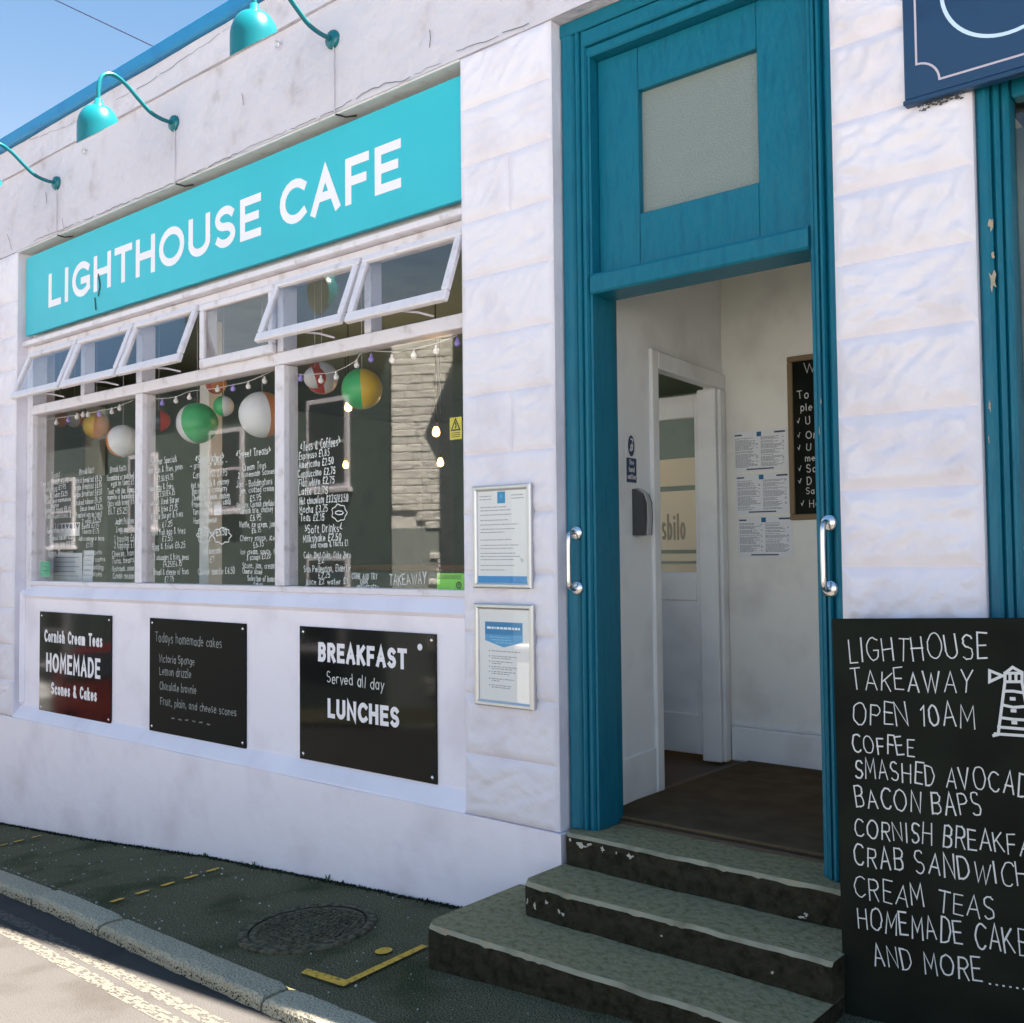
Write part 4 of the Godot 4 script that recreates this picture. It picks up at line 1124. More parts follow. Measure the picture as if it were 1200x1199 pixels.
func house(n: String, label: String, x0: float, x1: float, h: float, wall: Material, frame: Material, nw: int) -> void:
	var yb := base_y(x0) - 0.4
	var o := thing(n, label, "house", Vector3(0, 0, 7.6), "added unseen houses across the street")
	bx("wall", Vector3(x0, yb, 0), Vector3(x1, yb + h, 7), wall, o, 0.0)
	var st := newst()
	sweep_x(st, [Vector2(-0.2, yb + h), Vector2(7.2, yb + h), Vector2(3.5, yb + h + 1.5)], x0 - 0.05, x1 + 0.05)
	done(st, "roof", M.slate2, o)
	for i in nw:
		var cx := lerpf(x0, x1, (i + 0.5) / nw)
		for f in 2:
			if f == 0 and i == 1: continue
			if f == 1 and h < 5.0: continue
			var y := base_y(cx) + 1.0 + f * 2.7
			var w := Node3D.new()
			w.name = "window"
			o.add_child(w, true)
			w.position = Vector3(cx, y, 0)
			bx("casing", Vector3(-0.55, -0.06, -0.05), Vector3(0.55, 1.5, -0.005), frame, w)
			bx("pane", Vector3(-0.46, 0.03, -0.062), Vector3(0.46, 1.42, -0.052), M.darkpane, w, 0.0)
			bx("glazing_bar", Vector3(-0.46, 0.70, -0.075), Vector3(0.46, 0.75, -0.063), frame, w)
			bx("sill", Vector3(-0.62, -0.13, -0.12), Vector3(0.62, -0.061, -0.005), frame, w)
		if i == 1:
			var y2 := base_y(cx)
			bx("door", Vector3(cx - 0.45, y2 - 0.1, -0.06), Vector3(cx + 0.45, y2 + 2.05, -0.005), M.teal_edge, o)
			bx("door_casing", Vector3(cx - 0.58, y2 + 2.051, -0.08), Vector3(cx + 0.58, y2 + 2.2, -0.005), frame, o)
func wall_with_arch(o: Node3D) -> void:
	# coursed rubble stones round an arched, plastered recess
	bx("plaster", Vector3(-0.71, -0.8, 0.02), Vector3(0.71, 6.4, 0.6), M.rubble, o, 0.0)
	bx("arch_infill", Vector3(-0.705, -0.7, 0.005), Vector3(0.12, 2.85, 0.019), M.archgrey, o, 0.0)
	var y := -0.6
	var r := RandomNumberGenerator.new()
	r.seed = 4
	var k := 0
	while y < 6.3:
		var h := r.randf_range(0.10, 0.17)
		var x := -0.70
		while x < 0.69:
			var w := minf(r.randf_range(0.18, 0.42), 0.70 - x)
			var cx := x + w / 2
			var cy := y + h / 2
			var ax := cx + 0.42
			var inside := absf(ax) < 0.52 and (cy < 2.55 or Vector2(ax, cy - 2.55).length() < 0.52)
			if not inside and w > 0.05:
				bx("stone", Vector3(x + 0.003, y + 0.003, r.randf_range(-0.028, -0.016)), Vector3(x + w - 0.003, y + h - 0.003, 0.03), M.rubble, o, 0.012)
			x += w
			k += 1
		y += h
func car(c: Node3D, paint: Material) -> void:
	# side profile in (x, y), front towards +x, width along z
	var prof := PackedVector2Array([Vector2(-1.9, 0.28), Vector2(1.95, 0.26), Vector2(2.02, 0.55), Vector2(1.9, 0.78), Vector2(1.0, 0.95), Vector2(0.35, 1.40), Vector2(-0.2, 1.47), Vector2(-1.3, 1.42), Vector2(-1.82, 1.0), Vector2(-1.95, 0.6)])
	var rows := [[-0.82, 0.94], [-0.80, 1.0], [0.80, 1.0], [0.82, 0.94]]
	var st := newst()
	var g := []
	for rw in rows:
		var ring := []
		for p in prof:
			var narrow := 1.0 - 0.18 * clampf((p.y - 0.9) / 0.55, 0.0, 1.0)
			ring.append(Vector3(p.x * rw[1], 0.28 + (p.y - 0.28) * (0.98 if rw[1] < 1.0 else 1.0), rw[0] * narrow))
		g.append(ring)
	for i in 3:
		for k in prof.size():
			var k2 := (k + 1) % prof.size()
			quad(st, g[i][k], g[i + 1][k], g[i + 1][k2], g[i][k2])
	var t := Geometry2D.triangulate_polygon(prof)
	for i in range(0, t.size(), 3):
		tri(st, g[0][t[i]], g[0][t[i + 1]], g[0][t[i + 2]])
		tri(st, g[3][t[i]], g[3][t[i + 2]], g[3][t[i + 1]])
	done(st, "body", paint, c)
	for s in [-1.0, 1.0]:
		st = newst()
		var zz: float = s * 0.75
		var q := [Vector3(-1.25, 1.34, zz * 0.955), Vector3(0.28, 1.33, zz * 0.955), Vector3(0.85, 0.98, zz * 1.09), Vector3(-1.5, 0.98, zz * 1.09)]
		if s < 0: quad(st, q[3], q[2], q[1], q[0])
		else: quad(st, q[0], q[1], q[2], q[3])
		done(st, "side_window", M.darkpane, c)
		for x in [-1.25, 1.25]:
			st = newst()
			lathe(st, [Vector2(0, 0.02), Vector2(0.20, 0.02), Vector2(0.22, 0.0), Vector2(0.30, 0.0), Vector2(0.32, -0.03), Vector2(0.32, -0.18), Vector2(0, -0.18)], Transform3D(Basis(Vector3(1, 0, 0), s * PI / 2), Vector3(x, 0.31, s * 0.80)), 20)
			done(st, "wheel", M.darkgrey, c)
		var hl := newst()
		box(hl, Vector3(1.78, 0.62, s * 0.62 - 0.12), Vector3(1.96, 0.76, s * 0.62 + 0.12), 0.03)
		done(hl, "headlight", M.paper, c)

# ---------------------------------------------------------------- the turquoise fascia sign
func shop_sign() -> void:
	var z := -0.05
	var o := thing("fascia_sign", "long turquoise sign reading LIGHTHOUSE CAFE in white capitals above the window", "sign", Vector3(-5.5, 3.80, z))
	var x0 := -7.745
	var x1 := -3.215
	bx("panel", Vector3(x0 + 5.5, -0.285, -0.03), Vector3(x1 + 5.5, 0.315, 0.0), M.turq, o, 0.003)
	var txt := "LIGHTHOUSE"
	var a := W(57, 340, z).x
	var b := W(306, 250, z).x
	write_parts(o, "letter", M.letter, txt, Vector3(a, 3.672, z + 0.0012) - o.position, Vector3(b, 3.672, z + 0.0012) - o.position, 0.250, 0.0245, 0.0, 1.15, true)
	write_parts(o, "letter", M.letter, "CAFE", Vector3(W(328, 240, z).x, 3.672, z + 0.0012) - o.position, Vector3(W(470, 190, z).x, 3.672, z + 0.0012) - o.position, 0.250, 0.0245, 0.0, 1.15, true)
	# dark scratches where the vinyl has split
	var st := newst()
	for s in [[[115, 322], [117, 335], [115, 346]], [[111, 350], [112, 362]]]:
		var q := []
		for p in s: q.append(W(p[0], p[1], z + 0.0035) - o.position)
		line_on(st, q, 0.008, Vector3(0, 0, q[0].z))
	done(st, "split", M.crack, o)
# ---------------------------------------------------------------- gooseneck lamps
func lamps() -> void:
	var spots := [[-7.154, 4.533, "above the left end of the sign, its shade hanging past the frame of the wall"], [-5.617, 4.536, ""], [-4.099, 4.556, ""]]
	var lb := ["turquoise gooseneck lamp over the letters LIG at the sign's far end", "turquoise gooseneck lamp over the middle of the word LIGHTHOUSE", "turquoise gooseneck lamp between the words LIGHTHOUSE and CAFE"]
	for i in 3:
		var c := Vector3(spots[i][0], spots[i][1], 0.0)
		var o := thing("gooseneck_lamp", lb[i], "wall lamp", c, "gooseneck lamps over the sign")
		var st := newst()
		lathe(st, [Vector2(0, 0.0), Vector2(0.02, 0.0), Vector2(0.045, -0.006), Vector2(0.05, -0.016), Vector2(0.05, -0.026)], Transform3D(Basis(Vector3(1, 0, 0), PI / 2), Vector3(0, 0, 0.027)), 20)
		done(st, "wall_plate", M.lamp, o, true)
		st = newst()
		var zs := 0.50
		var pts := curve_pts([Vector3(0, 0, 0.02), Vector3(0, 0.0, 0.09), Vector3(0, 0.02, 0.17), Vector3(0, 0.075, 0.25), Vector3(0, 0.135, 0.33), Vector3(0, 0.165, 0.41), Vector3(0, 0.135, 0.475), Vector3(0, 0.06, zs), Vector3(0, -0.05, zs)], 0.02)
		tube(st, pts, 0.0125, 10)
		done(st, "arm", M.lamp, o, true)
		# shade: dome cut at a slant so that it opens towards the sign
		var R := 0.118
		var top := -0.045
		st = newst()
		lathe(st, [Vector2(0.0, top + 0.035), Vector2(0.022, top + 0.03), Vector2(0.026, top + 0.0), Vector2(0.034, top - 0.005), Vector2(0.036, top - 0.03)], Transform3D(Basis(), Vector3(0, 0, zs)), 18)
		done(st, "neck", M.lamp, o, true)
		var outer := newst()
		var inner := newst()
		var seg := 36
		var nv := 12
		for pass_i in 2:
			var g := []
			for j in nv + 1:
				var ring := []
				for k in seg:
					var t := TAU * k / seg
					var cut := top - 0.165 - 0.80 * R * sin(t)         # slanted rim: lower on the street side
					var u := float(j) / nv
					var y := lerpf(top - 0.012, cut, u)
					var d := clampf((top - 0.012 - y) / 0.135, 0.0, 1.0)
					var rr := 0.030 + (R - 0.030) * sqrt(1.0 - (1.0 - d) * (1.0 - d)) - (0.003 if pass_i == 1 else 0.0)
					ring.append(Vector3(rr * cos(t), y, zs + rr * sin(t)))
				g.append(ring)
			for j in nv:
				for k in seg:
					var k2 := (k + 1) % seg
					if pass_i == 0: quad(outer, g[j][k], g[j][k2], g[j + 1][k2], g[j + 1][k])
					else: quad(inner, g[j][k2], g[j][k], g[j + 1][k], g[j + 1][k2])
		done(outer, "shade", M.lamp, o, true)
		done(inner, "shade_lining", M.lamp_in, o, true)
		st = newst()
		lathe(st, [Vector2(0.0, 0.02), Vector2(0.02, 0.0), Vector2(0.033, -0.04), Vector2(0.028, -0.07), Vector2(0.0, -0.085)], Transform3D(Basis(), Vector3(0, top - 0.06, zs)), 14)
		done(st, "bulb", M.lamp_in, o, true)
		# cable tail running down to the sign
		st = newst()
		var yb := HEAD - 0.0 - c.y
		tube(st, [Vector3(0.012, -0.045, 0.012), Vector3(0.012, -0.12, 0.010), Vector3(0.016, -0.22, 0.011), Vector3(0.012, yb + 0.02, 0.011), Vector3(0.016, yb - 0.004, 0.008)], 0.0036, 6)
		done(st, "cable", M.weathered, o)
		st = newst()
		tube(st, [Vector3(0.016, yb - 0.014, 0.004), Vector3(0.06, yb - 0.03, -0.03), Vector3(0.10, yb - 0.02, -0.07)], 0.005, 6)
		done(st, "cable_tail", M.dark, o)

# ---------------------------------------------------------------- plaques, notices, hanging sign
func screw(o: Node3D, p: Vector3) -> void:
	var st := newst()
	lathe(st, [Vector2(0, 0.0), Vector2(0.005, -0.0005), Vector2(0.009, -0.003), Vector2(0.0095, -0.005)], Transform3D(Basis(Vector3(1, 0, 0), PI / 2), p), 12)
	done(st, "screw", M.steel, o, true)
func wall_things() -> void:
	var zp := -0.066
	var zt := zp + 0.010
	# three plaques
	var defs := [[45, 716, 129, 722, 47, 833, 131, 846, "glossy black plaque reading HOMEMADE between Cornish Cream Teas and Scones & Cakes", M.black], [174, 724, 286, 731, 176, 856, 289, 878, "matt black board with today's homemade cakes written in faint chalk", M.boardsat], [350, 733, 508, 744, 352, 889, 511, 921, "glossy black plaque reading BREAKFAST and LUNCHES in white capitals", M.black]]
	for i in 3:
		var d: Array = defs[i]
		var a := W(d[0], d[1], zt); var b := W(d[2], d[3], zt); var c := W(d[4], d[5], zt)
		var x0 := (a.x + c.x) / 2
		var x1 := b.x + 0.015
		var y1 := (a.y + b.y) / 2
		var y0 := c.y
		var o := thing("plaque", d[8], "plaque", Vector3((x0 + x1) / 2, (y0 + y1) / 2, zp), "black plaques under the window")
		var hx := (x1 - x0) / 2
		var hy := (y1 - y0) / 2
		bx("panel", Vector3(-hx, -hy, 0.001), Vector3(hx, hy, 0.010), d[9], o, 0.0015)
		for s in [[-1, -1], [1, -1], [-1, 1], [1, 1]]: screw(o, Vector3(s[0] * (hx - 0.03), s[1] * (hy - 0.03), 0.0135))
		var st := newst()
		if i == 0:
			pw(o, "lettering", M.letter, "Cornish Cream Teas", 52, 752, 120, 756, 0.090, 0.0085, zt)
			pw(o, "lettering", M.letter, "HOMEMADE", 54, 787, 117.5, 793, 0.138, 0.0125, zt)
			pw(o, "lettering", M.letter, "Scones & Cakes", 60, 813.5, 113.5, 819.5, 0.088, 0.0085, zt)
		elif i == 2:
			pw(o, "lettering", M.letter, "BREAKFAST", 373, 775, 477, 785, 0.102, 0.0115, zt)
			pw(o, "lettering", M.letter, "LUNCHES", 384, 841, 468, 853, 0.102, 0.0115, zt)
			pw(o, "chalk_writing", M.chalkwhite, "Served all day", 383, 800, 450, 809, 0.060, 0.0028, zt, 0.9)
			st = newst()
			lathe(st, [Vector2(0, 0.001), Vector2(0.016, 0.001), Vector2(0.017, -0.001)], Transform3D(Basis(Vector3(1, 0, 0), PI / 2), W(492, 758.5, zt + 0.0005) - o.position), 16)
			done(st, "sticker", M.paper, o)
		else:
			pw(o, "chalk_writing", M.faint, "Todays homemade cakes", 182, 752, 260, 760, 0.060, 0.0024, zt, 0.9)
			pw(o, "chalk_writing", M.faint, "Victoria Sponge", 186, 776, 228, 780, 0.055, 0.0024, zt, 0.9)
			pw(o, "chalk_writing", M.faint, "Lemon drizzle", 187, 791, 224, 795, 0.055, 0.0024, zt, 0.9)
			pw(o, "chalk_writing", M.faint, "Chocolate brownie", 187, 808, 230, 814, 0.055, 0.0024, zt, 0.9)
			pw(o, "chalk_writing", M.faint, "Fruit, plain, and cheese scones", 188, 826, 277, 840, 0.050, 0.0024, zt, 0.9)
			pw(o, "chalk_writing", M.faint, "~ ~ ~ ~ ~ ~", 201, 846, 246, 853, 0.05, 0.0024, zt, 0.9)
	# two framed notices on the pier
	var fr := [[-3.112, -2.772, 2.142, 1.683, "aluminium framed white notice with a blue square, above a second frame on the pier"], [-3.108, -2.765, 1.615, 1.160, "aluminium framed notice with a blue pennant, below another frame on the pier"]]
	for i in 2:
		var f: Array = fr[i]
		var cx: float = (f[0] + f[1]) / 2; var cy: float = (f[2] + f[3]) / 2
		var hx: float = (f[1] - f[0]) / 2; var hy: float = (f[2] - f[3]) / 2
		var o := thing("framed_notice", f[4], "notice", Vector3(cx, cy, 0.018), "framed notices beside the doorway")
		var t := 0.026
		var m: Material = M.alu
		bx("backing", Vector3(-hx + 0.004, -hy + 0.004, -0.024), Vector3(hx - 0.004, hy - 0.004, 0.0), M.grey, o, 0.0)
		for s in [-1.0, 1.0]:
			for ax in 2:
				var st := newst()
				var A := hx if ax == 0 else hy
				var Bq := hy if ax == 0 else hx
				# mitred rounded rail, laid along local u with the outer edge at v = Bq
				var prof := [[0.0, 0.0], [0.0, 0.009], [0.006, 0.015], [0.017, 0.015], [t - 0.002, 0.010], [t, 0.004]]
				for k in range(prof.size() - 1):
					var q := []
					for e in [[k, -1], [k, 1], [k + 1, 1], [k + 1, -1]]:
						var pr: Array = prof[e[0]]
						var u: float = e[1] * (A - pr[0])
						var v: float = s * (Bq - pr[0])
						q.append(Vector3(u, v, pr[1]) if ax == 0 else Vector3(v, u, pr[1]))
					if (s > 0) == (ax == 0): quad(st, q[0], q[1], q[2], q[3])
					else: quad(st, q[3], q[2], q[1], q[0])
				done(st, "frame_rail", m, o)
		var st2 := newst()
		var ix := hx - t
		var iy := hy - t
		quv(st2, Vector3(-ix, iy, 0.003), Vector3(ix, iy, 0.003), Vector3(ix, -iy, 0.003), Vector3(-ix, -iy, 0.003))
		done(st2, "notice_sheet", paper_mat(notice(i)), o)
		bx("cover_sheet", Vector3(-ix - 0.003, -iy - 0.003, 0.0042), Vector3(ix + 0.003, iy + 0.003, 0.0052), M.glasslow, o, 0.0)
	# dark blue pub-style sign over the side window
	var b := thing("blue_sign_board", "dark blue board with thin pale border and white ring over side window", "sign", Vector3(0.13, 3.78, 0.0))
	var L := -1.14 - 0.13
	bx("panel", Vector3(L, -0.445, 0.004), Vector3(1.27, 0.45, 0.034), M.navysign, b, 0.004)
	bx("bottom_edge", Vector3(L - 0.004, -0.462, 0.002), Vector3(1.275, -0.4455, 0.040), M.navysign, b, 0.003)
	var zz := 0.0352
	var st3 := newst()
	var bl := L + 0.042
	var bb := -0.445 + 0.040
	var bt := 0.41
	var br := 1.23
	var n := 0.072
	var path := PackedVector2Array()
	for cnr in [[bl, bb, 0], [br, bb, 1], [br, bt, 2], [bl, bt, 3]]:
		var sgx := 1.0 if cnr[2] == 0 or cnr[2] == 3 else -1.0
		var sgy := 1.0 if cnr[2] < 2 else -1.0
		for k in 9:
			var tt := float(k) / 8.0
			if cnr[2] == 1 or cnr[2] == 3: tt = 1.0 - tt
			path.append(Vector2(cnr[0] + sgx * n * sin(tt * PI / 2), cnr[1] + sgy * n * cos(tt * PI / 2)))
	path.append(path[0])
	stroke(st3, path, 0.0035, Transform3D(), zz)
	done(st3, "border_line", M.borderpink, b)
	st3 = newst()
	var rc := PackedVector2Array()
	for k in 61: rc.append(Vector2(-0.813 - 0.13 + 0.2 * cos(TAU * k / 60), 3.657 - 3.78 + 0.2 * sin(TAU * k / 60)))
	stroke(st3, rc, 0.006, Transform3D(), zz)
	done(st3, "ring_emblem", M.ringblue, b)
	st3 = newst()
	stroke(st3, PackedVector2Array([Vector2(-0.995, -0.075), Vector2(-0.94, -0.078)]), 0.006, Transform3D(), zz + 0.0004)
	done(st3, "emblem_stroke", M.ringblue, b)
	# black mould under the board
	var ms := newst()
	for k in 60:
		var p := Vector3(rng.randf_range(-1.10, -0.95), 3.318 - absf(rng.randfn(0, 0.012)), 0.016)
		var r := rng.randf_range(0.002, 0.006)
		var v := []
		for q in 5: v.append(p + Vector3(cos(q * TAU / 5) * r * rng.randf_range(0.5, 1.6), -sin(q * TAU / 5) * r * rng.randf_range(0.4, 1.0), k * 0.00004))
		for q in range(1, 4): tri(ms, v[0], v[q], v[q + 1])
	done(ms, "mould", M.crack, B)
func pw(o: Node3D, n: String, m: Material, s: String, x0: float, y0: float, x1: float, y1: float, cap: float, hw: float, z: float, jit := 0.0, gap := 1.1) -> void:
	var a := W(x0, y0, z); var b := W(x1, y1, z)
	if jit == 0.0: b.y = a.y
	var d := Vector3(0, 0, 0.0008) - o.position
	write_parts(o, n, m, s, a + d, b + d, cap, hw, jit, gap)
func notice(i: int) -> Image:
	var w := 288
	var h := 407
	var im := Image.create(w, h, false, Image.FORMAT_RGB8)
	im.fill(Color(0.90, 0.895, 0.90))
	var r := RandomNumberGenerator.new()
	r.seed = 80 + i
	var grey := Color(0.60, 0.60, 0.64)
	if i == 0:
		im.fill_rect(Rect2i(118, 4, 46, 52), Color(0.16, 0.56, 0.76))
		im.fill_rect(Rect2i(134, 16, 14, 18), Color(0.30, 0.66, 0.82))
		im.fill_rect(Rect2i(0, h - 28, w, 28), Color(0.20, 0.56, 0.80))
		for y in [20, 34]:
			words(im, r, 12, y, 70, grey); words(im, r, 200, y, 70, grey)
		for y in [70, 84, 104, 128, 148, 168, 182, 216, 240, 254, 276, 290, 304, 330, 350]:
			words(im, r, 16, y, r.randi_range(130, 245), grey)
		for k in 5: im.fill_rect(Rect2i(248 + k * 3, 300 + (k * 7) % 18, 4, 4), Color(0.35, 0.4, 0.45))
	else:
		im.fill_rect(Rect2i(34, 56, 216, 56), Color(0.15, 0.50, 0.72))
		for y in 56:
			var half := int(108.0 * minf(1.0, (56.0 - y) / 28.0)) if y > 28 else 108
			im.fill_rect(Rect2i(142 - half, 112 + y, half * 2, 1), Color(0.32, 0.62, 0.82))
		words(im, r, 46, 78, 190, Color(0.92, 0.95, 0.97), 10)
		for q in [[60, 122], [70, 134], [95, 146]]: words(im, r, q[0], q[1], 150 - q[0] / 2, Color(0.55, 0.78, 0.9))
		for y in [184, 207, 231, 254, 276, 308, 337]:
			im.fill_rect(Rect2i(56, y, 5, 5), Color(0.2, 0.3, 0.5))
			words(im, r, 70, y, r.randi_range(110, 170), grey)
			if r.randf() < 0.6: words(im, r, 70, y + 9, r.randi_range(40, 130), grey)
	return im
func words(im: Image, r: RandomNumberGenerator, x: int, y: int, len_px: int, c: Color, hgt := 4) -> void:
	var e := mini(x + len_px, im.get_width() - 8)
	while x < e:
		var n := r.randi_range(6, 22)
		im.fill_rect(Rect2i(x, y, mini(n, e - x), hgt), c)
		x += n + 4

# ---------------------------------------------------------------- chalk-pen menus on the panes
func window_writing() -> void:
	var z := -0.1205
	var lists := [
		["window_menu", "white pen menu of teas and toast written on the far left pane", [["Toast", 60, 70, 561, 7], ["Tea or Toast £2.75", 48, 80, 570, 6], ["Early Egg £1.95", 51, 77, 577, 6], ["Egg & Toast £3.25", 52, 79, 585, 6], ["Toast and marmalade", 52, 83, 591, 5], ["butter", 60, 69, 596, 5], ["Beans & toast £5.95", 53, 83, 601, 6], ["Add mushrooms £1", 53, 85, 608, 6], ["Selection of jams", 55, 84, 625, 6], ["Toasted teacake £2.25", 58, 86, 634, 6], ["with jam £2.95", 62, 87, 642, 6], ["Eggs Benedict", 57, 85, 652, 7]]],
		["window_menu", "white pen breakfast list written down the middle of the far left pane", [["Breakfast", 93, 110, 557, 8], ["Cornish Breakfast £8.25", 86, 119, 567, 7], ["Veggie Breakfast £6.95", 86, 119, 575, 7], ["Vegan Breakfast £6.50", 86, 119, 583, 7], ["Smoked salmon £6.25", 87, 119, 593, 7], ["Bacon bread £3.25", 94, 120, 599, 6], ["Poached egg on toast", 89, 119, 607, 7], ["2 eggs £5.25", 96, 118, 614, 6], ["Beans £3.50", 96, 116, 620, 6], ["Tomato £1.75", 96, 116, 626, 6], ["Add a sausage or bacon", 92, 122, 634, 6], ["£1.50", 101, 109, 642, 6], ["Hash browns", 97, 119, 651, 6], ["Mushrooms", 97, 123, 658, 6], ["Black pudding", 98, 121, 667, 6], ["Tomatoes", 99, 119, 675, 6]]],
		["window_menu", "white pen sandwich and potato list beside the first mullion", [["Breakfasts", 129, 148, 554, 8], ["Scrambled or poached", 125, 157, 564, 7], ["eggs on toast £5", 130, 157, 570, 7], ["Toast with jam, honey", 126, 157, 580, 7], ["marmite or marmalade", 126, 157, 586, 6], ["Oats with honey £5", 126, 157, 594, 7], ["BLT £5.25", 127, 149, 603, 8], ["Jacket Potatoes", 135, 157, 615, 8], ["3 egg omelette", 136, 157, 624, 7], ["1 topping £6", 134, 157, 635, 8], ["2 toppings £7", 134, 157, 643, 8], ["Cheese, ham", 131, 157, 653, 7], ["Tuna, beans", 131, 157, 661, 7], ["Mushroom, onion", 131, 157, 670, 7], ["Cornish cheddar", 132, 157, 678, 7]]],
		["window_menu", "white pen list headed Summer Specials on the middle pane", [["Summer Specials", 177, 207, 545.5, 8], ["Mini fish & fries, peas", 173, 214, 556, 7.5], ["£7.50/£4.75", 184, 203, 565, 7], ["Ham, egg & fries", 174, 203, 576, 7.5], ["£7.50/£4.75", 185, 205, 583, 7], ["Cornish Steak Burger", 175, 210, 593, 7.5], ["& fries £7.25", 185, 208, 600, 7], ["Veggie Burger & fries", 177, 214, 609.5, 7.5], ["£7.25", 190, 202, 618, 7], ["Mini fish bap & fries", 178, 217, 628, 7.5], ["£7.50", 190, 202, 635, 7], ["Egg & fries £6.25", 179, 217, 644.5, 7], ["3 sausages & fries, peas", 180, 221, 656.5, 7], ["£4.25/£4.75", 191, 213, 665, 7], ["Bread & cheese w/ fries", 180, 221, 674, 7.5], ["£7.75", 193, 204, 683, 7]]],
		["window_menu", "white pen list headed Sandwiches in the centre of the middle pane", [["<Sandwiches>", 229, 262, 543, 9], ["~ granary or white ~", 223, 266, 549.5, 6.5], ["Cornish Crab £9.95", 226, 266, 561, 8], ["Hot ham, crab & chutney", 224, 268, 572.5, 7], ["Bacon, brie, cranberry", 225, 266, 579.5, 7], ["Cheddar, red onion, chutney", 225, 269, 587, 7], ["Prawns, marie rose, salad", 225, 270, 595, 7], ["Tuna mayo & cheese", 226, 264, 603.5, 7], ["Ham & cheese", 227, 254, 614, 7.5], ["£4.50 or £5.50", 232, 266, 629, 9], ["Add avocado", 237, 259, 650.5, 8], ["£1", 246, 251, 659, 8], ["Cheese toastie £4.50", 232, 275, 674, 8]]],
		["window_menu", "white pen list headed Sweet Treats beside the second mullion", [["<Sweet Treats>", 277, 317, 537, 9], ["Cream Teas", 284, 312, 552, 8], ["2 homemade Scones", 279, 322, 560.5, 7], ["Jam - Boddingtons", 277, 319, 572, 8], ["jam, clotted cream", 281, 321, 579, 7], ["£5.95", 293, 306, 587.5, 8], ["Savoury: Cornish cheddar", 277, 322, 595.5, 7], ["Cornish brie, chutney", 281, 320, 603, 7], ["£6.95", 293, 306, 610.5, 7.5], ["Waffle, ice cream, jam", 280, 322, 618.5, 7], ["£6.15", 295, 306, 625.5, 7], ["Cherry sauce, ice", 281, 322, 634, 7], ["£6.75", 297, 309, 642.5, 7], ["ice cream, sauce, f", 282, 322, 650, 7], ["3 scoops £3.20", 289, 317, 657, 7], ["Scone, jam, cream", 284, 322, 666, 7], ["Cheese scone", 284, 307, 672.5, 7], ["Selection of home", 290, 322, 681, 7], ["cakes", 297, 308, 687, 6]]],
		["window_menu", "white pen list headed Teas & Coffees and Soft Drinks on the widest pane", [["<Teas & Coffees>", 352, 399, 529, 11], ["Espresso £1.85", 350, 386, 539, 9], ["Americano £2.50", 350, 391, 549.5, 9], ["Cappuccino £2.75", 349, 393, 560.5, 9], ["Flat white £2.75", 350, 392, 571, 9], ["Latte £2.75", 350, 384, 580.5, 9], ["Hot chocolate £3.25/£3.50", 351, 408, 591.5, 9], ["Mocha £3.25", 351, 384, 601.5, 9], ["Teas £2.15", 352, 380, 611, 9], [">Soft Drinks<", 357, 401, 625.5, 10], ["Milkshake £2.50", 355, 400, 636, 9], ["add cream & fluffs £1", 364, 408, 642.5, 7], ["Coke, Diet Coke, Coke Zero", 356, 411, 654.5, 8], ["£2", 373, 380, 661, 8], ["San Pellegrino, Elderflr", 356, 411, 670.5, 8], ["£2.25", 373, 387, 678, 8], ["juice £2 water £1", 358, 408, 685.5, 7]]],
		["window_menu", "white pen words COME AND TRY OUR BREAKFASTS low on the widest pane", [["COME AND TRY", 412, 442, 678.5, 7], ["OUR", 422, 431, 685, 6], ["BREAKFASTS", 418, 444, 692, 6.5]]],
		["window_menu", "white pen word TAKEAWAY in capitals low on the widest pane", [["TAKEAWAY", 456, 500, 686.5, 13]]]]
	for l in lists:
		var ls: Array = l[2]
		var o := thing(l[0], l[1], "writing", W(ls[0][1], ls[0][3], z), "menus written on the window glass")
		var st := newst()
		for t in ls:
			var s: String = t[0]
			var a := W(t[1], t[3], z)
			# the written rows run level with the sill, give or take a hand's wobble
			var b := W(t[2], t[3], z)
			b.y = a.y + rng.randf_range(-0.004, 0.012)
			var ppm := FPX / -(cb.inverse() * (a - CAM)).z
			write(st, s, a - o.position, b - o.position, t[4] / ppm * 1.0, 0.0019 if t[4] < 8.5 else 0.0026, 0.9, 1.2)
		done(st, "pen_strokes", M.penwhite, o)
	# loose doodles: cloud round the prices, cup, underlines
	var o2 := thing("window_doodle", "white pen cloud outlines round the sandwich prices on the middle pane", "drawing", W(240, 625, z))
	var ds := newst()
	for c in [[239, 627, 8, 9], [260, 628, 10, 9]]:
		var q := []
		for k in 33:
			var t := TAU * k / 32.0
			var r := 1.0 + 0.12 * cos(t * 8)
			q.append(W(c[0] + c[2] * r * cos(t), c[1] + c[3] * r * sin(t), z + 0.0002) - o2.position)
		line_on(ds, q, 0.003, Vector3(0, 0, q[0].z))
	done(ds, "pen_strokes", M.penwhite, o2)
	var o3 := thing("window_doodle", "white pen scribbled cloud beside the hot chocolate price", "drawing", W(397, 600, z))
	ds = newst()
	for rr in [1.0, 0.55]:
		var q := []
		for k in 33:
			var t := TAU * k / 32.0
			var r: float = rr * (1.0 + 0.10 * cos(t * 7))
			q.append(W(397.5 + 8.5 * r * cos(t), 601 + (9.5 if rr == 1.0 else 4.0) * r * sin(t), z + 0.0002) - o3.position)
		line_on(ds, q, 0.003, Vector3(0, 0, q[0].z))
	done(ds, "pen_strokes", M.penwhite, o3)

